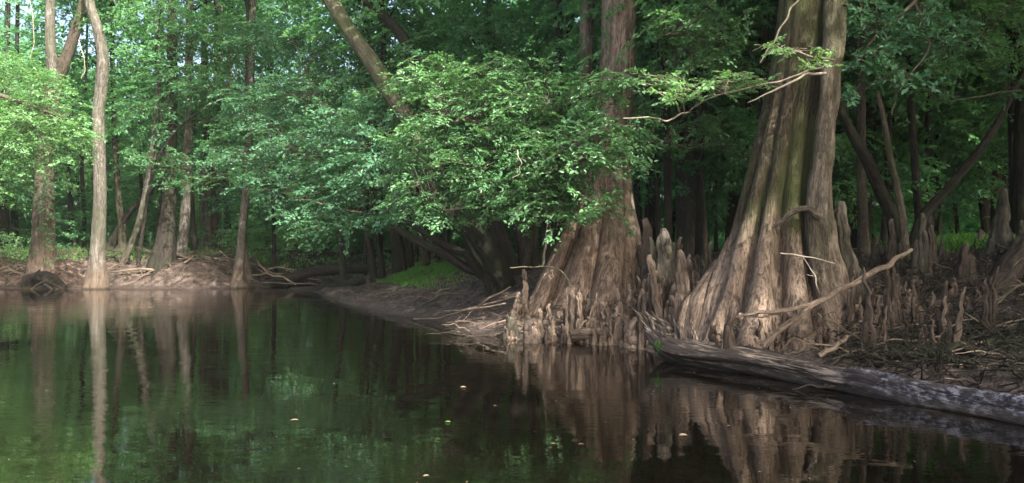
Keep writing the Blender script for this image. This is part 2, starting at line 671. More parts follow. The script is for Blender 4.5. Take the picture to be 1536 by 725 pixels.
gx = axis(-18, 9.5, .1, -400, 400)
gy = axis(5, 29, .085, -400, 500)
XX, YY = np.meshgrid(gx, gy)
ZZ = ground(XX, YY)
far_ = smooth((np.hypot(XX, YY) - 140) / 60)
ZZ = ZZ * (1 - far_) + 1.3 * far_
g = Geo()
idx = np.arange(XX.size).reshape(XX.shape)
ff = np.stack([idx[:-1, :-1], idx[:-1, 1:], idx[1:, 1:], idx[1:, :-1]], -1).reshape(-1, 4)
g.add(np.stack([XX, YY, ZZ], -1).reshape(-1, 3), ff)
tag(g.build('ground', ground_mat(), origin=np.zeros(3)), kind='structure')
g = Geo()
g.add([[-150, -130, 0], [150, -130, 0], [150, 60, 0], [-150, 60, 0]], [[0, 1, 2, 3]])
tag(g.build('water', water_mat(), origin=np.zeros(3)), kind='structure')


# ------------------------------------------------------------------ trees
def flutes(n, depth0, ztop, seed, zb=0., power=1.4, warp=.8, low=.0):
    """rounded columns parted by sharp grooves that deepen towards the foot"""
    rs = np.random.default_rng(seed)
    ph = rs.uniform(0, 6.28, 4)
    am = rs.uniform(.4, 1, 4)

    def f(T, tt, Z):
        k = np.clip(1 - (Z - zb) / (ztop - zb), 0, 1) ** power
        w = warp * (am[0] * np.sin(T + ph[0] + .35 * Z) + am[1] * .6 * np.sin(2 * T + ph[1]) + .2 * np.sin(3 * T + ph[2] + Z * 1.3))
        g_ = np.abs(np.sin(n / 2 * T + w))
        big = np.sin(3 * T + ph[3]) * .10 * am[2] + np.sin(2 * T + ph[0]) * .07
        return 1 + low * big - depth0 * (.12 + .88 * k) * (1 - g_) ** 1.3 + k * big
    return f


def pix_trunk(spec, Y, base=None):
    """spec: (px, py, width px) from foot to top at distance Y (or a tuple of foot and top distance)"""
    pts, rad = [], []
    Y0, Y1 = (Y, Y) if isinstance(Y, (int, float)) else Y
    for i, (px, py, w) in enumerate(spec):
        yy = Y0 + (Y1 - Y0) * i / (len(spec) - 1)
        pts.append(P(px, py, yy))
        rad.append(w / 2 / F * yy)
    pts[0][2] = min(pts[0][2], gz(pts[0][0], pts[0][1]) - .15)
    return pts, rad


CROWNS = []


def make_crown_mesh(i, seed, per=12., leaf=.10, L=26, wide=2.6, tall=3.0, mat=LEAF, nell=9, length=.7, gap=.05):
    """one crown around the origin, its foot at z=0"""
    rg = np.random.default_rng(seed)
    ells = []
    for k in range(nell):
        t = (k + .5) / nell
        w = wide * (1 - abs(t - .4) * .9)
        an = k * 2.4 + rg.uniform(0, 1)
        ells.append(((math.cos(an) * w * .55, math.sin(an) * w * .55, tall * t), (wide * rg.uniform(.38, .55), wide * rg.uniform(.38, .55), tall * rg.uniform(.11, .17))))
    gg = Geo()
    crown(gg, ells, per, length, L, leaf, rg, gap=gap, seed=seed, tilt=.55)
    o = gg.build('crown', mat, origin=np.zeros(3), smooth_=False)
    me = o.data
    bpy.data.objects.remove(o)
    return me, ells


UND = [make_crown_mesh(i, 100 + i, per=40, mat=[LEAF, LEAF_TEAL, LEAF, LEAF_LIGHT, LEAF][i], wide=2.9, tall=[6, 7, 5, 5.5, 8][i], nell=15, leaf=.125, L=36) for i in range(5)]
CAN = [make_crown_mesh(i, 200 + i, per=10, mat=LEAF, wide=4.5, tall=7, nell=14, leaf=.26, L=26, length=1.2, gap=0) for i in range(3)]
CAN += [make_crown_mesh(9, 209, per=22, mat=LEAF, wide=4.3, tall=6, nell=16, leaf=.13, L=36, length=.8, gap=-.05)]
BUSH = [make_crown_mesh(i, 300 + i, per=45, mat=[LEAF, LEAF_LIGHT][i], wide=1.0, tall=1.2, nell=7, leaf=.07, L=26, length=.35, gap=0) for i in range(2)]


def limbs_for(g, ells, p0s, rg, r0=.05, scale=1., off=np.zeros(3), rot=0.):
    for (c, r) in ells:
        c = np.array(c) * scale
        c = np.array([c[0] * math.cos(rot) - c[1] * math.sin(rot), c[0] * math.sin(rot) + c[1] * math.cos(rot), c[2]]) + off
        i = int(np.argmin([np.hypot(*(c - p)[:2]) + abs(c[2] - .6 - p[2]) for p in p0s]))
        s = p0s[i]
        m = (s + c) / 2 + np.array([0, 0, .12]) + rg.normal(0, .06, 3)
        tube(g, [s, m, c], [r0, r0 * .6, r0 * .2], 6, 8, wob=.05, seed=int(rg.integers(99)))


def add_crown(root, variant, off, scale, rot=0., name='crown', sz=None):
    o = bpy.data.objects.new(name, variant[0])
    COL.objects.link(o)
    o.parent = root
    o.location = off
    o.scale = (scale, scale, sz or scale)
    o.rotation_euler = (0, 0, rot)
    return o


def tree(name, label, cat, spec, Y, mat, top=None, can=None, seg=20, n=40, shape=None, group=None, rough=.10, seed=0, und=None, foot_flare=True, scale=1., upright=False, crown_z=None):
    """a tree drawn from pixel spec; trunk runs on above the frame to z=top where a canopy crown sits"""
    pts, rad = pix_trunk(spec, Y)
    if top:
        d = pts[-1] - pts[-2]
        d = d / max(d[2], .3)
        p = pts[-1].copy()
        dz = (top - p[2]) / 3
        for k in range(3):
            p = p + np.array([d[0] * .6 ** (k + 1), d[1] * .6 ** (k + 1), 1]) * dz
            pts.append(p.copy())
            rad.append(rad[-1] * .84)
    root = thing(name, label, cat, pts[0] + np.array([0, 0, .15]), group)
    g = Geo()
    tube(g, pts, rad, seg, n, shape, rough, seed=seed, upright=upright)
    rg = np.random.default_rng(seed + 900)
    if top:
        c = can if can is not None else int(rg.integers(3))
        rot = rg.uniform(0, 6.28)
        off = np.array(pts[-1]) - np.array(root.location)
        off[2] -= 4.2 * scale
        add_crown(root, CAN[c], off, scale, rot)
        limbs_for(g, CAN[c][1], [np.array(p) for p in pts[-3:]], rg, rad[-1] * .5, scale, off + np.array(root.location), rot)
    if und is not None:
        for (v, px, py, yy, s) in und:
            q = P(px, py, yy)
            rot = rg.uniform(0, 6.28)
            off = q - np.array(root.location)
            add_crown(root, UND[v], off, s, rot)
            tube(g, [pts[len(pts) // 2], q + np.array([0, 0, 1.5 * s])], [rad[len(pts) // 2] * .4, .02], 6, 6)
    g.build('trunk', mat, root)
    return root


exec_later = []
CYP_GROUP = None
# --- the giant cypress
A_Y = 9.45
pts, rad = [], []
for (px, py, w) in [(1150, 560, 300), (1150, 512, 262), (1152, 470, 226), (1156, 420, 186), (1160, 360, 148), (1166, 300, 122), (1175, 240, 106), (1186, 160, 86),
                    (1197, 80, 78), (1204, 0, 72), (1210, -80, 68), (1214, -300, 60), (1218, -700, 50), (1222, -1200, 30)]:
    pts.append(P(px, py, A_Y))
    rad.append(w / 2 / F * A_Y)
base = pts[0].copy()
base[2] = .15
root = thing('cypress_tree', 'giant cypress with broad fluted tan foot beside the fallen log', 'tree', base)
g = Geo()
fl = flutes(11, .62, 3.6, 5, power=1.0, warp=1.0, low=.3)
tube(g, pts, rad, 220, 330, lambda T, t, Z: fl(T, t, Z), .10, 3.2, upright=True, seed=3)
# rounded columns standing off the foot
for k, (px, py, w, dpx, up) in enumerate([(1128, 524, 30, 6, 200), (1168, 526, 46, 6, 215), (1206, 520, 36, 4, 190), (1146, 524, 16, 14, 230), (1092, 518, 40, 26, 190), (1058, 508, 34, 34, 150), (1240, 515, 44, -14, 150), (1030, 498, 36, 42, 105), (1016, 492, 30, 46, 70), (1074, 512, 34, 30, 130)]):
    b = P(px, py + 12, 8.78 + .004 * abs(px - 1150))
    b[2] = gz(b[0], b[1]) - .1
    m = P(px + dpx * .5, py - up * .45, 8.98 + .004 * abs(px - 1150))
    t_ = P(px + dpx, py - up * .8, 9.2 + .003 * abs(px - 1150))
    t2 = P(px + dpx * 1.2, py - up, 9.5)
    R0 = w / 2 / F * 9
    tube(g, [b, (b + m) / 2, m, t_, t2], [R0 * 1.3, R0 * 1.05, R0, R0 * .85, R0 * .5], 28, 70, flutes(3, .2, 2.5, k + 40), .12, 5, seed=k + 50)
limbs_for(g, CAN[3][1], pts[-3:], np.random.default_rng(2), .12, 1.1, pts[-1] - [-1.7, -.8, 8.6], .4)
g.build('trunk', CYP, root)
add_crown(root, CAN[3], pts[-1] - base - [-1.7, -.8, 8.6], 1.05, .4)

# --- the stem pressed against it
pts, rad = [], []
for (px, py, w, yy) in [(1262, 500, 62, 9.0), (1245, 440, 52, 8.95), (1234, 380, 44, 8.9), (1229, 330, 38, 8.85), (1230, 300, 35, 8.85), (1233, 250, 32, 8.9), (1241, 170, 31, 8.95), (1248, 90, 30, 9.0),
                    (1255, 0, 30, 9.1), (1262, -100, 29, 9.1), (1275, -400, 26, 9.3), (1290, -800, 20, 9.6)]:
    pts.append(P(px, py, yy))
    rad.append(w / 2 / F * yy)
base = pts[0].copy()
root = thing('slender_tree', 'slim rough barked tree growing tight against the giant cypress', 'tree', base)
g = Geo()
tube(g, pts, rad, 48, 200, lambda T, t, Z: 1 + .10 * np.sin(2 * T + Z * 2) + .07 * np.sin(Z * 9 + T), .28, 7, seed=9)
limbs_for(g, CAN[1][1], pts[-2:], np.random.default_rng(3), .07, .7, pts[-1] - [0, 0, 3.], 1.2)
g.build('trunk', STEM, root)
g = Geo()
tube(g, [P(1234, 330, 8.85), P(1226, 322, 8.76), P(1208, 313, 8.76), P(1188, 320, 8.8), P(1169, 336, 8.88), P(1160, 356, 9.0)], [.09, .06, .04, .036, .034, .028], 16, 60, None, .35, 9, seed=4, wob=.02)
g.build('aerial_root', STEM, root)
add_crown(root, CAN[1], pts[-1] - base - [0, 0, 3], .7, 1.2)

# --- the cypress at the middle
B_Y = 12.9
pts, rad = [], []
for (px, py, w) in [(884, 520, 250), (886, 470, 202), (893, 430, 166), (900, 390, 138), (905, 350, 116), (909, 310, 92), (914, 260, 72), (919, 200, 60), (925, 120, 56), (928, 60, 54), (929, 0, 54),
                    (931, -80, 52), (934, -300, 46), (938, -600, 40), (940, -900, 26)]:
    pts.append(P(px, py, B_Y))
    rad.append(w / 2 / F * B_Y)
base = pts[0].copy()
base[2] = .15
root = thing('cypress_tree', 'cypress with smooth wide flared foot behind the leafy bough', 'tree', base)
g = Geo()
fl2 = flutes(7, .5, 3.6, 21, power=.9, warp=.9, low=.3)
tube(g, pts, rad, 180, 280, fl2, .08, 3, upright=True, seed=13)
for k, (px, py, w, dx, hh) in enumerate([(800, 470, 34, 62, 165), (842, 478, 44, 44, 165), (905, 478, 40, 12, 120), (940, 470, 40, -10, 130), (870, 480, 30, 16, 110)]):
    b = P(px, py, 12.1 + .1 * k)
    b[2] = gz(b[0], b[1]) - .1
    tube(g, [b, P(px + dx * .55, py - hh * .45, 12.5), P(px + dx * 1.2, py - hh, 13.0)], [w / 2 / F * 12, w / 2 / F * 10, .04], 28, 50, flutes(3, .25, 3, k + 60), .16, 6, seed=k + 70)
limbs_for(g, CAN[3][1], pts[-3:], np.random.default_rng(2), .12, 1.1, pts[-1] - [-1.5, -1.2, 6.4], 2.4)
g.build('trunk', CYP_TALL, root)
add_crown(root, CAN[3], pts[-1] - base - [-1.5, -1.2, 6.4], 1.0, 2.4)

T = tree
T('cypress_tree', 'thin straight pinkish trunk just left of the middle cypress', 'tree', [(872, 420, 40), (874, 300, 26), (876, 200, 23), (879, 100, 22), (881, 0, 21)], 14.5, CYP_TALL, top=14, seed=31, seg=24, n=80)
# left bank
T('pale_tree', 'tall pale curved trunk rising at the water edge on the left bank', 'tree',
  [(145, 436, 38), (146, 415, 30), (146, 385, 22), (149, 330, 19), (150, 280, 18), (149, 220, 17), (148, 170, 17), (153, 120, 17), (154, 80, 16), (147, 45, 15), (136, 10, 14), (132, -20, 14), (135, -80, 13)], 24.6, PALE, top=15, scale=.45, seed=41, seg=28, n=110,
  shape=flutes(6, .2, 1.0, 3, low=.2))
root = T('big_forked_tree', 'thick brown ivy flecked trunk forking high on the far left', 'tree',
         [(66, 402, 48), (65, 370, 34), (66, 300, 29), (69, 230, 27), (74, 170, 25), (82, 122, 26), (98, 90, 17), (112, 50, 15), (124, 10, 14), (132, -40, 13)], 25.4, BROWN, top=15, scale=.45, seed=43, seg=28, n=90)
g = Geo()
tube(g, [P(82, 130, 25.4), P(77, 90, 25.2), (P(75, 40, 25.1)), P(76, -10, 25.1), P(70, -120, 25), P(66, -240, 25)], [.22, .17, .15, .14, .12, .05], 20, 50, None, .1, seed=44)
g.build('fork_limb', PALE, root)
g = Geo()
rgi = np.random.default_rng(12)
crown(g, [(P(64 + (370 - q) * .05 + (10 if q % 40 else -8), q, 25.0 - .25), (.55, .35, .45)) for q in range(150, 380, 20)], 38, .35, 20, .085, rgi, gap=.12, seed=4)
g.build('ivy', LEAF, root, smooth_=False)
T('leaning_tree', 'slender pale leaning tree between the curved trunk and dark buttress', 'tree',
  [(172, 424, 14), (187, 390, 10), (205, 345, 9), (216, 300, 8), (226, 240, 8), (233, 180, 7), (239, 120, 6), (237, 60, 5), (234, 10, 4)], 26, PALE, seed=45, n=60, seg=12)
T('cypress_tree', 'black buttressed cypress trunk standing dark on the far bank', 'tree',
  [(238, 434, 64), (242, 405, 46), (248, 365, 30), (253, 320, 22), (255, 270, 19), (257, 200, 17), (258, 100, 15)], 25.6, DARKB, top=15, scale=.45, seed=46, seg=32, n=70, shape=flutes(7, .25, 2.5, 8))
T('cypress_tree', 'tall yellowish pale trunk right beside the black buttressed cypress', 'tree',
  [(272, 432, 34), (271, 400, 20), (275, 350, 15), (279, 300, 14), (281, 240, 14), (283, 170, 13), (284, 90, 12)], 26.4, PALE, top=16, scale=.45, seed=47, seg=24, n=70, shape=flutes(6, .2, 1.5, 9))
T('cypress_tree', 'narrow whitish trunk second from the black cypress', 'tree', [(303, 412, 12), (303, 360, 8.5), (303, 300, 8), (304, 200, 7)], 31, PALE, top=15, scale=.45, seed=48)
T('cypress_tree', 'greyish brown trunk close behind the twin brown trunks', 'tree', [(327, 412, 13), (327, 340, 10), (329, 260, 9), (330, 180, 8)], 32, PALE, top=15, scale=.45, seed=49)
T('cypress_tree', 'left one of the twin brown trunks on the far bank', 'tree', [(313, 420, 18), (314, 370, 12), (312, 300, 9), (310, 200, 8)], 29, BROWN, top=16, scale=.45, seed=50)
T('cypress_tree', 'right one of the twin brown trunks on the far bank', 'tree', [(320, 420, 18), (320, 370, 13), (322, 300, 12), (324, 200, 11)], 29.4, BROWN, top=16, scale=.45, seed=51)
T('cypress_tree', 'tan leaning trunk at the water edge left of the driftwood', 'tree',
  [(356, 436, 30), (357, 415, 18), (361, 380, 13), (365, 330, 12), (369, 290, 11), (372, 250, 10), (376, 160, 9)], 25, PALE, top=14, scale=.45, seed=52, seg=24, n=70, shape=flutes(5, .2, 1.2, 4))
T('cypress_tree', 'short dark brown stem close behind the tan leaning trunk', 'tree', [(376, 434, 18), (370, 400, 10), (366, 360, 8), (368, 280, 7)], 25.8, BROWN, top=12, scale=.45, seed=53)
T('thin_tree', 'thin reddish stem behind the pale leaning tree', 'tree', [(186, 400, 16), (183, 340, 11), (178, 300, 9), (172, 200, 8)], 28, BROWN, top=12, scale=.45, seed=54)
T('thin_tree', 'thin pale mossy trunk left of the black buttressed cypress', 'tree', [(236, 400, 7), (237, 340, 6.5), (240, 280, 6), (242, 180, 5)], 33, PALE, top=14, scale=.45, seed=55)
T('dark_tree', 'dark leaning limb crossing behind the curved pale trunk', 'tree', [(158, 400, 14), (166, 370, 12), (190, 325, 9), (225, 290, 7), (250, 270, 4)], 28, DARKB, seed=56)
for k, (px, y0, w, yy) in enumerate([(213, 400, 6, 31), (338, 400, 8, 33), (342, 400, 6, 34), (400, 400, 7, 36), (20, 395, 10, 30), (5, 390, 14, 29), (105, 392, 7, 31), (445, 395, 8, 36), (125, 390, 6, 34)]):
    T('dark_tree', 'thin dark stem in the shade behind the left bank', 'tree', [(px, y0, w * 1.5), (px + 2, 340, w), (px - 2, 250, w * .9), (px + 3, 150, w * .7)], yy, DARKB, top=13, scale=.45, seed=60 + k, seg=12, n=30, group='thin dark stems behind the left bank')
# middle
T('leaning_tree', 'mossy grey trunk leaning down through the leaves at the top middle', 'tree',
  [(745, 400, 30), (690, 310, 30), (640, 240, 29), (612, 180, 28), (575, 120, 27), (548, 80, 25), (520, 40, 23), (495, 0, 22), (470, -40, 21)], (16.5, 19.5), MOSSY, top=12, scale=.45, seed=80, seg=24, n=80)
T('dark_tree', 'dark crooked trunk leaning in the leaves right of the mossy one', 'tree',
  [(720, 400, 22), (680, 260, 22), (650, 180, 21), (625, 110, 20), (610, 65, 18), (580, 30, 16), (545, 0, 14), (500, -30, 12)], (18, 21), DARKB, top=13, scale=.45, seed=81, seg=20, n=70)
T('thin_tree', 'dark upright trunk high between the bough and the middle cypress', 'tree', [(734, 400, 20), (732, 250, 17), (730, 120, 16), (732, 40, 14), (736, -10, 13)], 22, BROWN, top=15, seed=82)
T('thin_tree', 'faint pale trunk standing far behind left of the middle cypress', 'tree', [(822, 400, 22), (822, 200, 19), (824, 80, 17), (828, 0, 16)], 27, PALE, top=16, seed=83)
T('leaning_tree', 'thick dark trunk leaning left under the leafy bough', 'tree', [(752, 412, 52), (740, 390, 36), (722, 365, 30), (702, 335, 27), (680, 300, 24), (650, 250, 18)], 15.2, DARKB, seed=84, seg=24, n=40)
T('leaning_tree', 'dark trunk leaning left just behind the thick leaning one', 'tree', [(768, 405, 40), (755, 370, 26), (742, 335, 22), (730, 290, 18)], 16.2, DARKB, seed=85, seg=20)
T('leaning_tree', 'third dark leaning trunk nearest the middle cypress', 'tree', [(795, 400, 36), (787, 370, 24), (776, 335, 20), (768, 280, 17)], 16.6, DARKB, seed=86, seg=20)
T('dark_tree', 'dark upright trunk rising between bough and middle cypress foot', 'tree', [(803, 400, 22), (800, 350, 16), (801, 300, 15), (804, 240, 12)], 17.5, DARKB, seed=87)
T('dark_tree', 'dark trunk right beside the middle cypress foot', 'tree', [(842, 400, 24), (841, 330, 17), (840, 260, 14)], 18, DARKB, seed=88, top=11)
root = T('sprawling_tree', 'sinuous black forked tree sprawling over the mud bank', 'tree', [(745, 432, 26), (728, 412, 19), (700, 402, 15), (672, 385, 13), (655, 375, 13), (632, 365, 12), (610, 352, 11), (590, 340, 8)], 14.6, DARKB, seed=89, seg=16, n=60)
g = Geo()
tube(g, [P(724, 412, 14.6), P(712, 398, 14.5), P(700, 383, 14.5), P(680, 374, 14.5), P(664, 366, 14.6), P(640, 352, 14.7), P(600, 325, 15)], [.12, .1, .09, .085, .075, .06, .03], 14, 50, None, .15, seed=90)
g.build('limb', DARKB, root)
for k, (px, y0, w, yy, lean) in enumerate([(601, 402, 18, 21, -12), (612, 402, 14, 21.5, 2), (562, 410, 9, 21, -18), (574, 408, 9, 21.5, -12), (516, 416, 8, 23, -10), (640, 396, 9, 24, 0), (655, 392, 7, 26, 4), (668, 390, 12, 25, 3), (625, 398, 6, 28, 1), (547, 408, 5, 24, 4)]):
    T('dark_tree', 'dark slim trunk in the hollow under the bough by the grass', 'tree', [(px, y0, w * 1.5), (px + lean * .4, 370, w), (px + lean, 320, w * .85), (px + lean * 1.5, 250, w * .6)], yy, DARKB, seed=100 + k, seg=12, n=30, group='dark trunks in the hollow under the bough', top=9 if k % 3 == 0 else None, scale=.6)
# right forest
T('broad_tree', 'broad dim brown trunk in deep shade between the two cypresses', 'tree', [(1042, 420, 66), (1040, 380, 52), (1036, 320, 44), (1033, 250, 40), (1030, 150, 34), (1028, 60, 30)], 17, BROWN, top=13, seed=120, seg=28, n=60, shape=flutes(6, .2, 3, 7))
T('dark_tree', 'twisted dark trunk leaning left behind the giant cypress', 'tree', [(1352, 372, 26), (1340, 330, 21), (1322, 290, 19), (1300, 240, 17), (1280, 205, 15), (1262, 165, 13), (1250, 120, 11), (1245, 60, 9)], 12.2, DARKB, seed=121, seg=18, n=60)
T('thin_tree', 'thin lichen spotted stem crossing the twisted dark trunk', 'tree', [(1360, 372, 13), (1354, 330, 11), (1345, 280, 10), (1334, 230, 9), (1326, 180, 8), (1316, 140, 7)], 11.8, STEM, seed=122, seg=14, n=50)
T('dark_tree', 'thin black trunk slanting up to the right edge', 'tree', [(1362, 375, 20), (1385, 325, 16), (1420, 285, 13), (1458, 240, 12), (1490, 195, 10), (1512, 155, 8), (1530, 120, 7), (1560, 60, 5)], 12.6, DARKB, seed=123, seg=16, n=60)
T('dark_tree', 'thick dark trunk cut by the right edge of the view', 'tree', [(1540, 360, 44), (1536, 300, 32), (1538, 200, 30), (1542, 80, 28)], 14.5, DARKB, top=13, seed=124)
T('thin_tree', 'pale grey trunk deep in the right hand forest', 'tree', [(1496, 360, 18), (1494, 300, 14), (1496, 220, 13), (1498, 120, 11)], 19, BROWN, top=13, seed=125)
T('thin_tree', 'brown stump like trunk right behind the tallest pointed knee', 'tree', [(1297, 400, 22), (1295, 350, 17), (1293, 305, 15), (1292, 240, 14)], 13.5, BROWN, top=12, seed=126)
for k in range(20):
    px = 990 + (k * 83.7) % 600
    yy = 15 + (k * 5.3) % 21
    w = random.uniform(5, 12) * 17 / yy
    ln = random.uniform(-14, 14)
    T('dark_tree', 'slim dark trunk deep in the shaded right bank forest', 'tree', [(px, 372 + 300 / yy, w * 1.6), (px + ln * .3, 320, w), (px + ln, 200, w * .85), (px + ln * 1.4, 60, w * .7)], yy, [DARKB, DARKB, BROWN][k % 3], top=random.uniform(9, 13), seed=130 + k, seg=12, n=30, group='slim dark trunks deep in the right bank forest', scale=.9)


def bough(name, label, cat, limbs, ells, per, mat, leaf=.075, length=.4, L=26, hi=True, seed=1, gap=0., twmat=TWIG, twigs=True, ratio=.52, group=None, base=None, flat=.3, droop=.35, tilt=.35, limb_mat=None):
    rg = np.random.default_rng(seed)
    b = np.array(limbs[0][0][0]) if base is None else np.array(base)
    root = thing(name, label, cat, b, group)
    E = [(P(px, py, Y), (rx, ry, rz)) for (px, py, Y, rx, ry, rz) in ells]
    g = Geo()
    tw = Geo()
    p = crown(g, E, per, length, L, leaf, rg, hi, tw if twigs else None, gap=gap, seed=seed, ratio=ratio, flat=flat, droop=droop, tilt=tilt)
    g.build('foliage', mat, root, smooth_=False)
    nodes = []
    for pts_, rad_ in limbs:
        gg = Geo()
        pp, _ = tube(gg, pts_, rad_, 10, 40, None, .15, seed=seed, wob=.04)
        gg.build('limb', limb_mat or twmat, root)
        nodes.append(pp[2:-1])
    nodes = np.concatenate(nodes)
    # side branchlets from the nearest limb to a share of the sprays
    if twigs:
        sel = p[rg.random(len(p)) < .22]
        for q in sel:
            i = int(np.argmin(((nodes - q) ** 2).sum(1) * rg.uniform(.6, 1.6, len(nodes)) + 4 * np.maximum(0, nodes[:, 2] - q[2])))
            a = nodes[i]
            m = (a + q) / 2 + [0, 0, .1] + rg.normal(0, .05, 3)
            tube(tw, [a, m, q], [.007, .005, .003], 4, 5)
        tw.build('twigs', twmat, root)
    return root



# understory trees: thin trunk, layered crown; copies share their mesh
def understory(label, x, y, h0, s, v, group, sz=None, fwd=0., mat=DARKB):
    z = gz(x, y)
    rot = random.uniform(0, 6.28)
    root = thing('understory_tree', label, 'tree', (x, y, z), group)
    add_crown(root, UND[v], (0, -fwd, h0), s, rot, sz=sz)
    gg = Geo()
    tall = h0 + [6, 7, 5, 5.5, 8][v] * (sz or s)
    p = [(x, y, z - .1), (x + random.uniform(-.3, .3), y - fwd * .5, z + tall * .4), (x + random.uniform(-.5, .5), y - fwd, z + tall * .9)]
    r = .05 * s + .02
    tube(gg, p, [r * 1.3, r, r * .3], 8, 14, None, .1)
    limbs_for(gg, UND[v][1], [np.array([x, y - fwd * .8, z + tall * q]) for q in (.35, .5, .65, .8)], np.random.default_rng(int(x * 10) & 255), .03, s, np.array([x, y - fwd, z + h0]), rot)
    gg.build('trunk', mat, root)
    return root


bough('overhanging_tree', 'leafy tree hiding the upper half of the black buttressed cypress', 'tree',
      [([P(205, 425, 25.9), P(212, 360, 25.5), P(225, 280, 25), P(260, 200, 24.6), P(330, 150, 24.5)], [.07, .06, .05, .04, .02]),
       ([P(225, 280, 25), P(240, 180, 24.8), P(235, 90, 24.8), P(240, 10, 24.8)], [.05, .04, .03, .02]),
       ([P(235, 250, 24.9), P(290, 255, 24.3), P(350, 270, 24.2)], [.035, .025, .012])],
      [(255, 240, 24.4, .9, .7, .4), (300, 200, 24.3, 1.1, .8, .5), (230, 170, 24.6, .8, .7, .5), (270, 120, 24.5, 1.1, .8, .6), (330, 130, 24.4, 1.1, .8, .6), (350, 220, 24.2, .9, .7, .4), (220, 90, 24.8, .8, .7, .5),
       (290, 50, 24.6, 1.2, .9, .6), (235, 10, 24.8, 1., .9, .6), (350, 50, 24.6, 1.2, .9, .6), (390, 180, 24.2, .9, .7, .4), (330, 265, 24.0, .7, .6, .2), (260, 275, 24.3, .5, .5, .15)],
      115, LEAF, leaf=.1, length=.6, L=28, hi=False, seed=25, gap=0.02, limb_mat=DARKB)
ugrp = 'leafy understory trees of the far left bank'
us = []
for row, (yy, step, h0) in enumerate([(28., 3.0, 1.6), (33.5, 3.4, .0), (39., 3.2, -.3), (40.5, 3.6, 3.6), (26.3, 3.0, 3.4)]):
    x = -26 - (row if row < 4 else 0) * 3
    k = 0
    while x < (3 + row * 1.0 if row < 4 else -6.5):
        xx, y2 = x + random.uniform(-.8, .8), yy + random.uniform(-1.2, 1.2)
        px = xx / y2 * F + CX
        h = h0 + random.uniform(-.2, .9) * (1 if row != 1 else .3)
        if row == 0 and 120 < px < 400:
            h += 1.9
        if row == 4 and -140 < px < 460:
            x += step
            continue
        if inland(np.array([xx]), np.array([y2]))[0] > .5:
            us.append(understory(['leafy green tree filling the wood behind the far left bank', 'pale green feathery tree in the wood behind the far left bank'][1 if (k + row) % 4 == 3 else 0], xx, y2, h, random.uniform(.85, 1.15), [0, 4, 3, 3][(k + row) % 4] if row else [0, 4, 1, 3][k % 4], ugrp, fwd=1.9 if row == 4 else 0, sz=.42 if row == 1 else None))
        x += step
        k += 1
for row, (yy, step, h0) in enumerate([(19, 3.0, 2.2), (23.5, 3.3, 1.3), (28, 3.6, .8), (35, 3.6, -.2), (15, 2.6, 3.0), (36, 4., 5), (17, 2.8, 1.2)]):
    x = [-3.2, -2.7, -2.2, -3, 2.2, -3, 3.6][row]
    k = 0
    while x < [16, 20, 24, 28, 10.5, 26, 13][row]:
        xx, y2 = x + random.uniform(-.7, .7), yy + random.uniform(-1.2, 1.2)
        h = h0 + random.uniform(-.1, 1.2)
        pxx = xx / y2 * F + CX
        if row in (1, 2) and pxx < 880:
            x += step
            continue
        if inland(np.array([xx]), np.array([y2]))[0] > 1.5 and not (row == 0 and xx < -1):
            understory('dim green tree in the dark wood behind the right bank', xx, y2, h, random.uniform(.8, 1.1), [0, 2, 4, 1][k % 4], 'leafy trees in the dark wood behind the right bank')
        x += step
        k += 1

# tall canopy trees off to the sides whose crowns shade the place
for k, (x, y, h, s) in enumerate([(7.5, 17, 9, 1.2), (12, 13, 8, 1.2), (13, 21, 10, 1.3), (7, 25, 10, 1.2), (11, 28, 11, 1.3), (18, 17, 9, 1.3), (18, 27, 11, 1.3), (9, 8.5, 8, 1.), (13, 5, 9, 1.2), (3.5, 20, 10, 1.1), (20, 8, 9, 1.3), (24, 20, 10, 1.4), (11.5, 1, 8.5, 1.1), (13.5, -4, 10, 1.2), (17, 1, 9, 1.2), (13, -10, 10, 1.2)]):
    z = gz(x, y)
    root = thing('canopy_tree', 'tall shade tree with a wide crown behind the right bank', 'tree', (x, y, z), 'tall shade trees behind the right bank')
    add_crown(root, CAN[k % 3], (0, 0, h - 2.5), s, k * 1.3)
    g = Geo()
    tube(g, [(x, y, z - .2), (x + .2, y, z + h * .5), (x, y, z + h)], [.2, .15, .08], 10, 20, None, .1, seed=k)
    limbs_for(g, CAN[k % 3][1], [np.array([x, y, z + h - 1.])], np.random.default_rng(k), .06, s, np.array([x, y, z + h - 2.5]), k * 1.3)
    g.build('trunk', DARKB, root)

# far wood that reads as one mass
g = Geo()
rg = np.random.default_rng(55)
ells = []
for k in range(330):
    an = rg.uniform(-1.05, 1.05)
    rr = rg.uniform(46, 66)
    zc = rg.uniform(0, 1) ** 1.5 * (19 if an > 0 else 12) + .6
    ells.append(((math.sin(an) * rr, math.cos(an) * rr, zc), (4.2, 3.2, 1.9)))
crown(g, ells, 5.5, 2.0, 22, .5, rg, gap=.02, seed=9)
tag(g.build('far_foliage', LEAF, origin=np.zeros(3), smooth_=False), 'dense green mass of the distant wood', 'foliage', kind='stuff')

# ------------------------------------------------------------------ the leafy boughs in front


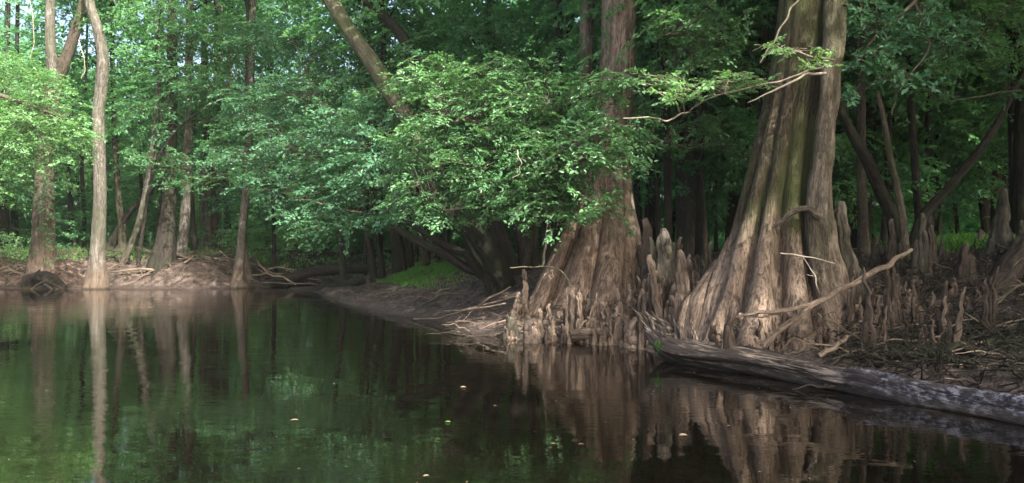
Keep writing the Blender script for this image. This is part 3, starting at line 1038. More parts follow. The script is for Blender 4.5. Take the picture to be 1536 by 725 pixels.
bough('overhanging_tree', 'leafy green tree whose broad bough hangs over the mud bank', 'tree',
      [([P(790, 400, 14.5), P(800, 330, 13.5), P(790, 260, 12.5), P(740, 200, 12.3), P(660, 170, 13)], [.09, .075, .06, .045, .02]),
       ([P(797, 310, 13.2), P(830, 270, 12), P(870, 240, 11.3), P(910, 225, 11)], [.05, .04, .03, .015]),
       ([P(795, 290, 13), P(740, 300, 12.4), P(690, 310, 12.3), P(640, 315, 12.8)], [.05, .04, .03, .015]),
       ([P(780, 240, 12.5), P(820, 180, 12), P(860, 150, 11.6), P(900, 140, 11.4)], [.04, .03, .02, .012])],
      [(855, 235, 11.2, .75, .6, .5), (885, 275, 11.0, .45, .4, .3), (810, 290, 11.5, .75, .6, .35), (760, 235, 12, .9, .7, .55), (800, 170, 12, .8, .6, .5), (740, 310, 12, .7, .6, .24),
       (690, 275, 12.5, .9, .7, .5), (700, 180, 12.8, .9, .8, .5), (640, 235, 13.5, .9, .8, .55), (640, 300, 13.2, .7, .6, .25), (760, 120, 12.6, .9, .7, .4), (860, 150, 11.8, .55, .5, .3),
       (900, 225, 10.9, .4, .35, .35), (925, 190, 10.9, .35, .35, .25), (915, 130, 11.2, .4, .35, .25), (930, 240, 10.8, .25, .25, .2), (895, 305, 10.9, .3, .25, .15), (830, 322, 11.3, .3, .3, .12), (660, 120, 13.5, .8, .7, .4), (700, 328, 12.3, .35, .3, .12)],
      260, LEAF_NEAR, leaf=.072, length=.42, L=28, seed=3, gap=-.05)
bough('overhanging_tree', 'fine leaved bluish tree reaching left over the creek bend', 'tree',
      [([P(640, 395, 20), P(620, 330, 19), P(580, 280, 18.5), P(520, 240, 19), P(440, 235, 20)], [.1, .08, .06, .04, .02]),
       ([P(600, 300, 18.8), P(540, 200, 19), P(480, 150, 20), P(440, 60, 21)], [.07, .05, .03, .015]),
       ([P(600, 310, 19), P(560, 320, 18), P(500, 310, 18), P(450, 300, 18.5)], [.05, .04, .03, .015])],
      [(590, 240, 16.5, 1.3, 1, .6), (540, 290, 17, 1.2, 1, .5), (560, 180, 18, 1.4, 1, .7), (500, 230, 19, 1.4, 1, .6), (440, 210, 20, 1.4, 1, .6), (480, 140, 21, 1.5, 1.2, .6), (430, 270, 20, 1.2, 1, .4),
       (590, 320, 16.5, .8, .7, .3), (520, 340, 18, .9, .7, .25), (600, 120, 18, 1.2, 1, .6), (400, 150, 22, 1.4, 1, .6), (540, 90, 21, 1.5, 1, .6), (430, 60, 23, 1.5, 1, .7), (380, 240, 22, 1.2, 1, .4), (470, 320, 19, .8, .7, .25)],
      100, LEAF_TEAL, leaf=.10, length=.6, L=32, hi=False, seed=5, gap=.0)
bough('leafy_branch', 'light green feathery branch reaching in from the left edge', 'branch',
      [([P(-160, 60, 22), P(-60, 120, 21.5), P(20, 150, 21), P(100, 180, 21)], [.09, .07, .05, .02])],
      [(20, 140, 21.5, 1.3, .8, .7), (70, 165, 21, 1.0, .7, .55), (60, 120, 21, .7, .6, .3), (30, 190, 20.8, 1.1, .7, .5), (90, 215, 21, .6, .5, .35), (110, 195, 21, .5, .5, .3), (0, 215, 21.5, .9, .7, .5), (50, 235, 21.5, .8, .6, .3), (-50, 170, 22, 1.2, .9, .9), (20, 95, 22, .8, .7, .3), (10, 260, 22, .6, .5, .2)],
      170, LEAF_LIGHT, leaf=.085, length=.5, L=30, hi=False, seed=8)
bough('leafy_branch', 'thin leafy branch with bare pale tip crossing left of the giant cypress', 'branch',
      [([P(1035, 168, 9.6), P(1000, 178, 9.4), P(970, 179, 9.3), P(940, 179, 9.2)], [.012, .010, .008, .005]),
       ([P(1245, 100, 9.0), P(1190, 112, 8.9), P(1120, 135, 9.1), P(1072, 148, 9.3), P(1035, 168, 9.6)], [.016, .012, .010, .009, .008])],
      [(1090, 122, 9.2, .28, .3, .06), (1050, 133, 9.2, .3, .3, .06), (1010, 145, 9.3, .25, .25, .05), (1130, 118, 9.1, .25, .25, .06), (985, 120, 9.6, .25, .2, .08)],
      480, LEAF_LIGHT, leaf=.062, length=.28, L=16, seed=11, twmat=TWIG_PALE, flat=.1, droop=.1, tilt=.25, base=P(1245, 100, 9.0))
bough('leafy_branch', 'short leafy twig in front of the giant cypress trunk', 'branch',
      [([P(1250, 90, 8.75), P(1225, 84, 8.6), P(1190, 78, 8.5), P(1150, 72, 8.5)], [.014, .011, .008, .005])],
      [(1200, 78, 8.5, .22, .2, .05), (1160, 72, 8.5, .2, .2, .04), (1225, 98, 8.5, .2, .2, .05)], 480, LEAF_LIGHT, leaf=.055, length=.24, L=14, seed=12, twmat=TWIG_PALE, flat=.1, droop=.1, tilt=.25)
g = Geo()
tube(g, [P(1240, 110, 8.7), P(1215, 111, 8.5), P(1185, 122, 8.4), P(1150, 142, 8.4), P(1122, 154, 8.4)], [.016, .015, .012, .009, .004], 8, 40, None, .2, wob=.02, seed=3)
tag(g.build('bare_twig', TWIG_PALE), 'bare curved pale twig in front of the giant cypress trunk', 'twig')
bough('leafy_branch', 'bluish green leaf sprays hanging right of the giant cypress top', 'branch',
      [([P(1420, -70, 9.6), P(1370, 0, 9.4), P(1320, 50, 9.3), P(1285, 100, 9.2)], [.03, .022, .015, .006]),
       ([P(1370, 0, 9.4), P(1390, 60, 9.3), P(1370, 110, 9.3), P(1350, 140, 9.2)], [.018, .014, .009, .005])],
      [(1290, 20, 9.3, .22, .3, .2), (1300, 85, 9.2, .22, .25, .18), (1340, 50, 9.4, .3, .3, .25), (1385, 30, 9.5, .3, .3, .25), (1350, 110, 9.3, .28, .25, .12), (1420, 60, 9.8, .3, .3, .15), (1280, 130, 9.2, .12, .12, .1)],
      480, LEAF_TEAL, leaf=.07, length=.3, L=16, seed=14, tilt=.6)
bough('leafy_branch', 'loose green leaf sprays drooping at the top right corner', 'branch',
      [([P(1600, -120, 12), P(1540, -20, 11.8), P(1490, 40, 11.6), P(1440, 80, 11.5)], [.035, .025, .015, .006]),
       ([P(1540, -20, 11.8), P(1500, -10, 11.3), P(1450, 0, 11.2)], [.02, .012, .006])],
      [(1480, 30, 11.5, .6, .5, .25), (1440, 80, 11.4, .45, .4, .16), (1520, 70, 11.6, .5, .4, .2), (1430, 10, 11.3, .5, .4, .2), (1520, -10, 11.7, .5, .5, .2), (1400, 110, 11.8, .35, .3, .1)],
      150, LEAF_NEAR, leaf=.072, length=.36, L=20, seed=34, tilt=.5)
bough('leafy_branch', 'green leaf sprays spreading between the two cypress trunks near the top', 'branch',
      [([P(1120, -80, 11.4), P(1080, -10, 11.2), P(1040, 30, 11), P(1000, 50, 10.9)], [.03, .022, .014, .006])],
      [(1080, 20, 11.1, .45, .4, .2), (1030, 45, 11, .45, .4, .14), (1110, 60, 11.3, .35, .35, .14), (990, 30, 11, .3, .3, .12), (1060, 80, 11.2, .4, .3, .1)],
      150, LEAF_NEAR, leaf=.07, length=.36, L=20, seed=35, tilt=.5)
bough('leafy_branch', 'long thin spray of small leaves across the dark upper right', 'branch',
      [([P(1560, 130, 11.5), P(1500, 140, 11.2), P(1440, 150, 11), P(1400, 152, 11)], [.02, .015, .01, .005])],
      [(1500, 138, 11.2, .4, .3, .06), (1440, 148, 11, .35, .3, .06), (1530, 120, 11.4, .3, .3, .1), (1400, 135, 11, .2, .3, .1)], 352, LEAF, leaf=.06, length=.3, L=18, seed=15, flat=.1, droop=.1)
bough('leafy_branch', 'loose leafy branch reaching right from behind the middle cypress', 'branch',
      [([P(935, 150, 12.8), P(990, 120, 12.3), P(1050, 100, 12), P(1100, 60, 12)], [.03, .022, .015, .006]),
       ([P(935, 250, 12.8), P(990, 215, 12.4), P(1030, 222, 12.2)], [.02, .014, .006])],
      [(990, 110, 12.3, .4, .4, .2), (1050, 90, 12.1, .4, .4, .2), (1000, 60, 12.5, .5, .5, .25), (990, 215, 12.4, .35, .35, .12), (1090, 50, 12.2, .4, .4, .2), (1020, 20, 12.5, .5, .5, .2), (970, 165, 12.6, .25, .3, .12), (1110, 110, 12.6, .35, .35, .15), (1060, 185, 13, .4, .4, .2), (1110, 230, 13.5, .35, .4, .2)],
      240, LEAF_NEAR, leaf=.075, length=.36, L=20, seed=16)

# low shrubs on the banks
for k, (px, py, Y, s, v, lab) in enumerate([(20, 385, 25.8, 1.0, 1, 'bright green shrub on top of the reddish bank at the left edge'), (50, 380, 26.2, .7, 1, 'small bright shrub beside the thick brown trunk on the left bank'),
                                            (-30, 385, 26, 1.1, 0, 'dark green shrub at the far left end of the bank'), (110, 390, 27.5, .9, 0, 'dull green shrub behind the tall pale curved trunk'),
                                            (200, 398, 29, .9, 0, 'low green shrub behind the pale leaning tree'), (300, 405, 28.5, .9, 0, 'low green shrub at the foot of the twin brown trunks'),
                                            (335, 405, 29.5, .8, 0, 'dim shrub right of the twin brown trunks'), (415, 415, 29, 1.1, 1, 'yellow green shrub behind the driftwood at the bend'),
                                            (455, 412, 29, .9, 1, 'light shrub over the fallen trunk at the bend'), (500, 400, 27, .9, 0, 'dark green shrub above the mud point')]):
    q = P(px, py, Y)
    z = gz(q[0], q[1])
    o = thing('shrub', lab, 'shrub', (q[0], q[1], z))
    add_crown(o, BUSH[v], (0, 0, 0.02), s, k * 1.1, name='foliage')
    g = Geo()
    for a in range(4):
        c = np.array(BUSH[v][1][a][0]) * s * .8
        tube(g, [(q[0], q[1], z - .05), (q[0] + c[0] * .4, q[1] + c[1] * .4, z + .2), (q[0] + c[0] * .6, q[1] + c[1] * .6, z + c[2] + .3)], [.02, .015, .006], 5, 8)
    g.build('stems', TWIG, o)


for k in range(22):
    x_ = -24 + k * .95 + random.uniform(-.3, .3)
    y_ = 26.6 + random.uniform(0, 3.2) + (k % 3) * .6
    if inland(np.array([x_]), np.array([y_]))[0] < .9:
        continue
    z_ = gz(x_, y_)
    o = thing('shrub', 'knee high green shrub among the trunks of the left wood', 'shrub', (x_, y_, z_), 'low shrubs among the trunks of the left wood')
    s_ = random.uniform(.5, .95)
    add_crown(o, BUSH[k % 2], (0, 0, 0), s_, k * 2.1, name='foliage')
    g = Geo()
    tube(g, [(x_, y_, z_ - .05), (x_ + .05, y_, z_ + .9 * s_)], [.02, .008], 5, 6)
    g.build('stems', TWIG, o)


# grass and litter
def scatter(n, fn):
    out = []
    while len(out) < n:
        out.append(fn())
    return np.array(out)


def grass_patch(label, cx, cy, rx, ry, n, h, seed):
    rg = np.random.default_rng(seed)
    a = rg.normal(0, .5, (n, 2))
    x, y = cx + a[:, 0] * rx, cy + a[:, 1] * ry
    m = (inland(x, y) > 1.2)
    x, y = x[m], y[m]
    m = fbm(np.stack([x * 1.5, y * 1.5, x * 0], -1), 3, seed) > -.15
    x, y = x[m], y[m]
    z = ground(x, y)
    b = np.stack([x, y, z - .01], -1)
    K = len(x)
    d = np.array([0, 0, 1.]) + rg.normal(0, .45, (K, 3))
    g = Geo()
    leaves(g, b, d, rg.normal(0, 1, (K, 3)), h * rg.uniform(.5, 1.3, K), .12, False, rg.random(K))
    tag(g.build('grass', GRASS, smooth_=False), label, 'grass', kind='stuff')


q = G(640, 400)
q1 = G(600, 410)
grass_patch('bright green grass strip on top of the mud bank', P(610, 400, 21)[0], 20.5, 1.6, 2.8, 12000, .12, 1)
grass_patch('bright green grass on the mud bank beside the leaning trunks', P(690, 400, 19)[0], 19.5, 1.5, 2.8, 12000, .12, 5)
grass_patch('bright green grass patch on the right bank behind the knees', P(1440, 365, 13)[0], 13.2, .7, 1.0, 6000, .16, 2)
grass_patch('sparse weeds on the left bank behind the trunks', P(150, 400, 28)[0], 28.5, 9, 2.5, 12000, .28, 3)

rg = np.random.default_rng(77)
x = rg.uniform(-17, 12, 60000)
y = rg.uniform(7, 30, 60000)
d = inland(x, y)
m = (d > .25) & (rg.random(60000) < np.clip(d / 3 + .08, 0, 1))
x, y = x[m], y[m]
z = ground(x, y)
K = len(x)
g = Geo()
leaves(g, np.stack([x, y, z + .012], -1), rg.normal(0, 1, (K, 3)) * [1, 1, .2], np.array([0, 0, 1.]) + rg.normal(0, .3, (K, 3)), rg.uniform(.03, .08, K), .5, False, rg.random(K))
tag(g.build('leaf_litter', DEAD, smooth_=False), 'fallen brown leaves lying over the banks', 'leaves', kind='stuff')


# ------------------------------------------------------------------ cypress knees
def knee(label, px, pt, pb, w, mat=KNEE, Y=None, group='cypress knees on the right bank', lean=None, name='cypress_knee', knobs=1, seed=None, sharp=1.):
    """one knee whose top shows at row pt and foot at row pb, w pixels wide low down"""
    global KS
    KS += 1
    seed = KS if seed is None else seed
    rs = np.random.default_rng(seed * 7 + 1)
    if Y is None:
        b = G(px, pb)
    else:
        b = P(px, pb, Y)
        b[2] = gz(b[0], b[1])
    Yb = b[1]
    zt = CH + (YH - pt) / F * Yb
    h = max(zt - b[2], .06)
    r = w / 2 / F * Yb
    lean = rs.normal(0, .05) if lean is None else lean
    b0 = b.copy()
    b0[2] -= .12
    n = 9
    pts, rad = [], []
    for i in range(n):
        t = i / (n - 1)
        pts.append([b[0] + lean * h * t + rs.normal(0, .012) * t, b[1] + rs.normal(0, .012) * t, b[2] + h * t])
        prof = (.36 + .6 * (1 - t) ** (1. * sharp)) + .35 * math.exp(-t * 9) + rs.normal(0, .03) + ((.05 if i == n - 2 else 0) - (.06 if i == n - 3 else 0) if w < 20 else 0)
        if i == n - 1:
            prof *= .62
        elif i == n - 2:
            prof *= 1.0
        rad.append(r * prof)
    pts.insert(0, [b[0], b[1], b[2] - .12])
    rad.insert(0, r * 1.5)
    g = Geo()
    ln = int(rs.integers(3, 6))
    ph = rs.uniform(0, 6.28)
    big = h > .5

    def shp(T, t, Z):
        k = 1 - .5 * t
        return 1 - .38 * k * (1 - np.abs(np.sin(ln / 2 * T + ph + 1.2 * Z))) ** 1.2 + .10 * np.sin(2 * T + ph)
    tube(g, pts, rad, 40 if big else 20, 70 if big else 34, shp, .55, 12 if big else 18, seed=seed, wob=.01, zs=.13)
    for k in range(knobs - 1):                # side knees fused to its flank
        a = rs.uniform(-1.4, 1.4)
        hh = h * rs.uniform(.35, .75)
        o = np.array([math.sin(a) * r * 1.1, -abs(math.cos(a)) * r * .6, 0])
        q = np.array(b) + o
        q2 = q * 1.
        tube(g, [q - [0, 0, .1], q + [0, 0, hh * .4] - o * .1, q + [0, 0, hh * .9] - o * .25, q + [0, 0, hh] - o * .25], [r * .7, r * .45, r * .33, r * .15], 14, 24, None, .3, 12, seed=seed + 50 + k)
    return tag(g.build(name, mat, origin=b), label, 'cypress knee', group)


KS = 0
k_ = knee
k_('tallest pointed cypress knee right beside the giant cypress', 1276, 303, 500, 46, KNEE_GREY, 9.3, knobs=3, sharp=1.3)
k_('tall knee with rounded tip left of the giant cypress in the dense row', 1005, 343, 490, 40, KNEE_GREY, 10.6, knobs=2)
k_('stout flat topped tan knee against the left flank of the giant cypress', 1030, 375, 480, 34, KNEE, 9.9, knobs=3, sharp=.5)
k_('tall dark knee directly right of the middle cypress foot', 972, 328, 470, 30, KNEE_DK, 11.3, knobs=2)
k_('slim grey knee second from the middle cypress foot', 983, 356, 478, 24, KNEE_GREY, 11.0)
k_('narrow dark knee between the rounded and the flat topped one', 1019, 355, 470, 20, KNEE_DK, 10.8)
k_('thin pointed knee standing alone in the gap before the broad dim trunk', 1064, 362, 440, 14, KNEE_GREY, 11.2)
k_('tall thin mossy knee at the right with a grassy patch at its left', 1497, 284, 440, 36, KNEE_GREY, 11.2, knobs=2, lean=.08)
k_('tall grey knee left of the green grass patch', 1385, 320, 460, 26, KNEE_GREY, 11.0, knobs=3)
k_('grey knee just right of the tall one by the grass patch', 1397, 337, 450, 20, KNEE_DK, 11.2)
k_('mossy knee in front of the crossing dark trunks', 1340, 328, 440, 22, KNEE_DK, 11.4, knobs=2)
k_('leaning grey knee right under the grass patch', 1441, 366, 470, 34, KNEE_DK, 10.2, lean=.12, knobs=2)
k_('small grey knee on the skyline right of the tall mossy one', 1514, 338, 400, 16, KNEE_GREY, 12.)
k_('small pale knee on the skyline left of the tall mossy one', 1471, 345, 400, 12, KNEE, 12.5)
k_('stub knee on the skyline at the right edge', 1531, 330, 392, 12, KNEE_GREY, 12.5)
k_('blunt wide knee rising from the water below the middle cypress', 947, 478, 519, 26, KNEE, 10.25, knobs=2, sharp=.7)
k_('plump pale knee in the water left of the sunken log', 811, 463, 508, 18, KNEE, 11.1)
k_('knobbly pale double knee in the water beside the plump one', 828, 455, 510, 15, KNEE, 11.0, knobs=3)
k_('small leg like knee standing in the water left of the plump one', 797, 485, 512, 11, KNEE, 10.9, knobs=2)
k_('grey blunt stump knee in the water before the sticks', 768, 478, 508, 26, KNEE_GREY, 11.2, sharp=.4)
k_('thin pale peg knee before the sunken log', 855, 496, 516, 7, KNEE, 10.6)
k_('pale two toed knee at the right end of the sunken log', 904, 484, 516, 13, KNEE, 10.45, knobs=2)
k_('pale peg knee beside the broken root end', 915, 470, 512, 9, KNEE, 10.5)
k_('tall tan finger knee in front of the middle cypress', 940, 426, 500, 20, KNEE, 10.9)
k_('wide blunt knee at the left edge of the middle cypress foot', 788, 405, 478, 18, KNEE, 12.0, lean=-.02)
k_('knee leaning against the left flare of the middle cypress', 772, 440, 482, 22, KNEE, 11.8, lean=.15)
k_('pale tipped knee high behind the tan finger knee', 962, 402, 470, 14, KNEE, 11.4)
k_('small tipped knee between finger knee and middle cypress', 946, 405, 468, 12, KNEE, 11.6)
k_('dark jagged stake like stump behind the splintered log end', 1007, 423, 505, 16, KNEE_DK, 9.9, sharp=.3)
k_('thin orange tipped knee standing before the dark roots', 1383, 489, 556, 9, KNEE, 8.2, sharp=.3)
k_('thin dark knee right of the orange tipped one', 1408, 490, 536, 10, KNEE_DK, 8.7)
k_('pale slanting knee below the leaning grey one', 1422, 458, 498, 11, KNEE, 9.4, lean=.12)
k_('slim tan knee left of the orange tipped one', 1364, 480, 528, 9, KNEE, 8.8)
k_('short pale peg left of the slim tan knee', 1352, 508, 532, 8, KNEE, 8.8)
k_('tan leaning finger knee under the long fallen branch', 1313, 445, 520, 18, KNEE, 8.9, lean=.14)
k_('knobbly knee cluster between giant cypress foot and fallen branch', 1287, 458, 520, 24, KNEE, 8.9, knobs=3)
k_('dark knee at the right before the broken leaning log', 1514, 470, 528, 9, KNEE_DK, 8.7)
k_('short dark knee at the right edge', 1522, 498, 530, 9, KNEE_DK, 8.7)
k_('upright brown knee in the tangle right of the branch', 1347, 410, 480, 16, KNEE_DK, 9.8, knobs=2)
k_('tan narrow knee amid the tangle with paler tip', 1366, 434, 490, 12, KNEE, 9.6)
k_('low pinkish knobbed knee right before the giant cypress foot', 1246, 492, 522, 18, KNEE, 8.5, knobs=3)
k_('small pink knob at the right foot of the giant cypress', 1266, 508, 524, 12, KNEE, 8.45, knobs=2)
k_('short dark knee above the muddy slope right of the grass tip', 1432, 430, 462, 12, KNEE_DK, 10.)
rs = random.Random(5)
for (x0, x1, t0, t1, b0, b1, y0, y1, n, lab, grp, mats) in [
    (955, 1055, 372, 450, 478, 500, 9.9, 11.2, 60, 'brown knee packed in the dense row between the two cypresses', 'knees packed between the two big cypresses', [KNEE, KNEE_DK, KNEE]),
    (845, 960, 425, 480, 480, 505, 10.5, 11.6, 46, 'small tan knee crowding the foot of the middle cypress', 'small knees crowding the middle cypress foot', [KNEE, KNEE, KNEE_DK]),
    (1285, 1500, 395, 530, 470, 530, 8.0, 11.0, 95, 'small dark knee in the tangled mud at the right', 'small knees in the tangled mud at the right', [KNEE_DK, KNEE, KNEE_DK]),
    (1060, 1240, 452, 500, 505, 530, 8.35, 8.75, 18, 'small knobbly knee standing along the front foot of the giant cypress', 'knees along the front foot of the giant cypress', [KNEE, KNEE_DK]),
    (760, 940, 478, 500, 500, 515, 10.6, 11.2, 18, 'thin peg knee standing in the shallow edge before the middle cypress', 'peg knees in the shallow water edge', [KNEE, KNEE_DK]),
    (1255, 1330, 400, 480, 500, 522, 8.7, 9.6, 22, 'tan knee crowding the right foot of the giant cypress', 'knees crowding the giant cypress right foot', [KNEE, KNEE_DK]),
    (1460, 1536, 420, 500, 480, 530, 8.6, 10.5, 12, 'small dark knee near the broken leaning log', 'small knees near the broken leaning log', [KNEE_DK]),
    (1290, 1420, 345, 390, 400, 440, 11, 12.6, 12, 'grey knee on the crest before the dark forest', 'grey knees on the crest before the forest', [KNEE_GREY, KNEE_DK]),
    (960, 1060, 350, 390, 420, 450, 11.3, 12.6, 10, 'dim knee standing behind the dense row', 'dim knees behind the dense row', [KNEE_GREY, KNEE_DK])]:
    for i in range(n):
        px = rs.uniform(x0, x1)
        Y = rs.uniform(y0, y1)
        xx = (px - CX) / F * Y
        pb_ = YH + (CH - gz(xx, Y)) / F * Y * 0 + (CH - gz(xx, Y)) * F / Y
        pt_ = min(t0 + (t1 - t0) * rs.random() ** .7, pb_ - rs.uniform(9, 24))
        k_(lab, px, pt_, pb_, rs.uniform(5, 12) + rs.random() ** 4 * 16, mats[i % len(mats)], Y, grp, knobs=rs.choice([1, 1, 2, 2, 3]), lean=rs.uniform(-.14, .14))

# ------------------------------------------------------------------ fallen wood
root = thing('fallen_log', 'long weathered grey log lying in the water at the lower right', 'log', P(1200, 570, 7.6))
g = Geo()
lp = [(972, 486, 9.35, .07), (985, 505, 9.15, .14), (1010, 524, 8.95, .175), (1060, 537, 8.6, .175), (1130, 547, 8.15, .165), (1210, 564, 7.6, .165), (1275, 579, 7.15, .15), (1300, 583, 7.0, .175),
      (1400, 605, 6.5, .175), (1500, 627, 6.05, .18), (1600, 650, 5.65, .19), (1720, 680, 5.25, .2), (1850, 720, 4.9, .17)]
lshape = lambda T, t, Z: 1 + .13 * np.sin(3 * T + 4 * t) + .08 * np.sin(5 * T + 9 * t) - .15 * (1 - np.abs(np.sin(4 * T + 6 * t))) ** 3
tube(g, [P(a, b, c) for a, b, c, d in lp], [d for a, b, c, d in lp], 90, 320, lshape, .34, 8, seed=8, zs=.1)
g.build('log_body', LOG, root)
g = Geo()
rs2 = np.random.default_rng(4)
for k in range(26):
    t = k / 25
    a = P(985 + 60 * t + rs2.uniform(-6, 6), 500 + 18 * t + rs2.uniform(-10, 12), 9.1 - .3 * t + rs2.uniform(-.1, .1))
    e = P(955 + 80 * t + rs2.uniform(-8, 8), 458 + 40 * t + rs2.uniform(-8, 12), 9.25 - .3 * t + rs2.uniform(-.1, .1))
    m = (a + e) / 2 + rs2.normal(0, .012, 3)
    tube(g, [a, m, e], [.055, .034, .004], 8, 12, lambda T, t, Z: 1 + .4 * np.sin(2 * T), .4, 20, seed=k)
g.build('splinters', LOG, root)
# plants and a leaf on the log
g = Geo()
b = np.tile(P(988, 522, 8.85), (60, 1)) + rs2.normal(0, .02, (60, 3))
leaves(g, b, np.array([0, -.3, 1.]) + rs2.normal(0, .6, (60, 3)), rs2.normal(0, 1, (60, 3)), rs2.uniform(.03, .09, 60), .14, False, rs2.random(60))
tag(g.build('grass_tuft', GRASS, smooth_=False), 'small green grass tuft sprouting from the split end of the log', 'grass')
g = Geo()
c = P(1420, 572, 6.38) + np.array([0, -.04, .02])
for k in range(9):
    a = k * .7
    leaves(g, c[None], np.array([[math.cos(a), math.sin(a) * .8, .35]]), np.array([[0, 0, 1.]]), np.array([.035]), .7, True, np.array([.9]))
tag(g.build('bracket_fungus', DEAD, smooth_=False), 'little orange fungus on top of the grey log', 'fungus')


def branch(name, label, cat, pts, rad, mat=STICK, group=None, subs=(), seg=10, seed=1, wob=.02):
    b = np.array(pts[0], float)
    root = None
    g = Geo()
    tube(g, pts, rad, seg, max(20, len(pts) * 10), None, .25, 12, seed=seed, wob=wob)
    for sp, sr in subs:
        tube(g, sp, sr, 8, max(14, len(sp) * 7), None, .25, 12, seed=seed + 3, wob=wob * .7)
    return tag(g.build(name, mat, origin=b), label, cat, group)


branch('fallen_branch', 'long forked bare branch propped across the giant cypress foot', 'branch',
       [P(1143, 521, 8.15), P(1170, 495, 8.1), P(1205, 466, 8.05), P(1232, 450, 8.1), P(1290, 420, 8.4), P(1340, 392, 8.8), P(1370, 374, 9.1)], [.036, .034, .032, .032, .03, .027, .02],
       subs=[([P(1222, 456, 8.08), P(1195, 462, 8.0), P(1160, 468, 7.95), P(1130, 470, 7.95), P(1104, 476, 7.95)], [.028, .024, .022, .016, .009]),
             ([P(1170, 350 + 120, 8.0), P(1140, 476, 8.0), P(1112, 470, 8.0)], [.01, .008, .004])])
branch('thin_twig', 'thin forked pale twig against the giant cypress', 'twig', [P(1170, 380, 8.55), P(1205, 384, 8.5), P(1253, 396, 8.5)], [.008, .007, .004],
       mat=TWIG_PALE, subs=[([P(1203, 384, 8.5), P(1218, 405, 8.4), P(1230, 440, 8.3)], [.007, .006, .004]), ([P(1222, 415, 8.4), P(1210, 412, 8.4)], [.004, .002])])
branch('dead_branch', 'long bare pale twig rising in front of the giant cypress trunk', 'twig', [P(1140, 95, 8.7), P(1160, 60, 8.7), P(1180, 25, 8.7), P(1203, -10, 8.8)], [.008, .009, .011, .013], mat=TWIG_PALE)
branch('sunken_log', 'short tan log half sunk before the middle cypress', 'log', [P(857, 503, 10.75), P(885, 500, 10.7), P(925, 500, 10.65)], [.075, .09, .085], KNEE, seg=24, wob=.01)
branch('broken_root', 'thick broken root pointing at the water with ragged end', 'root', [P(925, 462, 11.2), P(938, 485, 10.75), P(950, 508, 10.25), P(953, 514, 10.15)], [.07, .08, .085, .06], KNEE, seg=24)
branch('fallen_branch', 'pale bare stick reaching out over the water edge by the mud bank', 'branch', [P(665, 467, 13.2), P(710, 462, 12.6), P(740, 445, 12.4), P(768, 430, 12.3)], [.012, .018, .02, .012],
       subs=[([P(690, 466, 12.9), P(735, 455, 12.4), P(790, 440, 12)], [.012, .014, .008])])
branch('fallen_branch', 'low pale stick lying on the water beside the mud bank', 'branch', [P(620, 479, 13.9), P(660, 476, 13.2), P(700, 466, 12.4), P(760, 455, 11.9)], [.01, .014, .018, .012])
branch('arching_twig', 'arching thin twig before the middle cypress', 'twig', [P(765, 402, 11.3), P(800, 400, 11.3), P(840, 405, 11.2), P(858, 432, 11.1)], [.006, .009, .012, .008], mat=TWIG)
branch('slanting_stick', 'slanting stick against the left flare of the middle cypress', 'stick', [P(832, 382, 11.7), P(815, 415, 11.5), P(797, 450, 11.4)], [.014, .017, .017])
branch('slanting_stick', 'forked stick standing upright before the middle cypress foot', 'stick', [P(868, 494, 10.6), P(885, 470, 10.8), P(897, 440, 10.9)], [.012, .012, .01],
       subs=[([P(895, 445, 10.9), P(890, 470, 10.8), P(886, 492, 10.7)], [.012, .01, .008])])
branch('dead_sapling', 'thin dead sapling standing beside the middle cypress', 'stick', [P(815, 400, 12.8), P(818, 360, 12.8), P(822, 315, 12.8)], [.02, .017, .01], mat=TWIG_PALE)
branch('slanting_stick', 'pale stick lying low at the right foot of the giant cypress', 'stick', [P(1228, 534, 8.0), P(1250, 520, 8.0), P(1272, 505, 8.1)], [.025, .024, .02], mat=STICK)
branch('broken_log', 'thick broken log leaning on the bank at the right edge', 'log', [P(1484, 462, 9.6), P(1500, 430, 9.9), P(1520, 395, 10.3), P(1560, 350, 11)], [.155, .17, .165, .16], KNEE_DK, seg=40)
for k, (a, b, w, lab) in enumerate([((1315, 552), (1536, 520), .05, 'dark smooth root snaking over the mud near the water'), ((1360, 520), (1536, 545), .045, 'dark root lying lower beside the right water edge'), ((1300, 520), (1345, 465), .05, 'black slanting root under the knees'),
                                    ((1390, 545), (1536, 505), .04, 'thin dark root reaching the right edge'), ((1420, 470), (1470, 455), .05, 'mud covered root below the grass patch')]):
    A, B = G(*a), G(*b)
    if k == 2: B = P(b[0], b[1], 9.3)
    m = (A + B) / 2 + [0, 0, .08]
    branch('exposed_root', lab, 'root', [A - [0, 0, .02], A * .75 + B * .25 + [0, .12, .0], (A + B) / 2 + [0, -.06, .04], A * .25 + B * .75 + [0, .05, -.01], B - [0, 0, .02]], [w * .8, w, w * .85, w * .8, w * .5], DARKB, seed=k, seg=16, wob=.10)
# loose sticks over the bank
rs = random.Random(9)


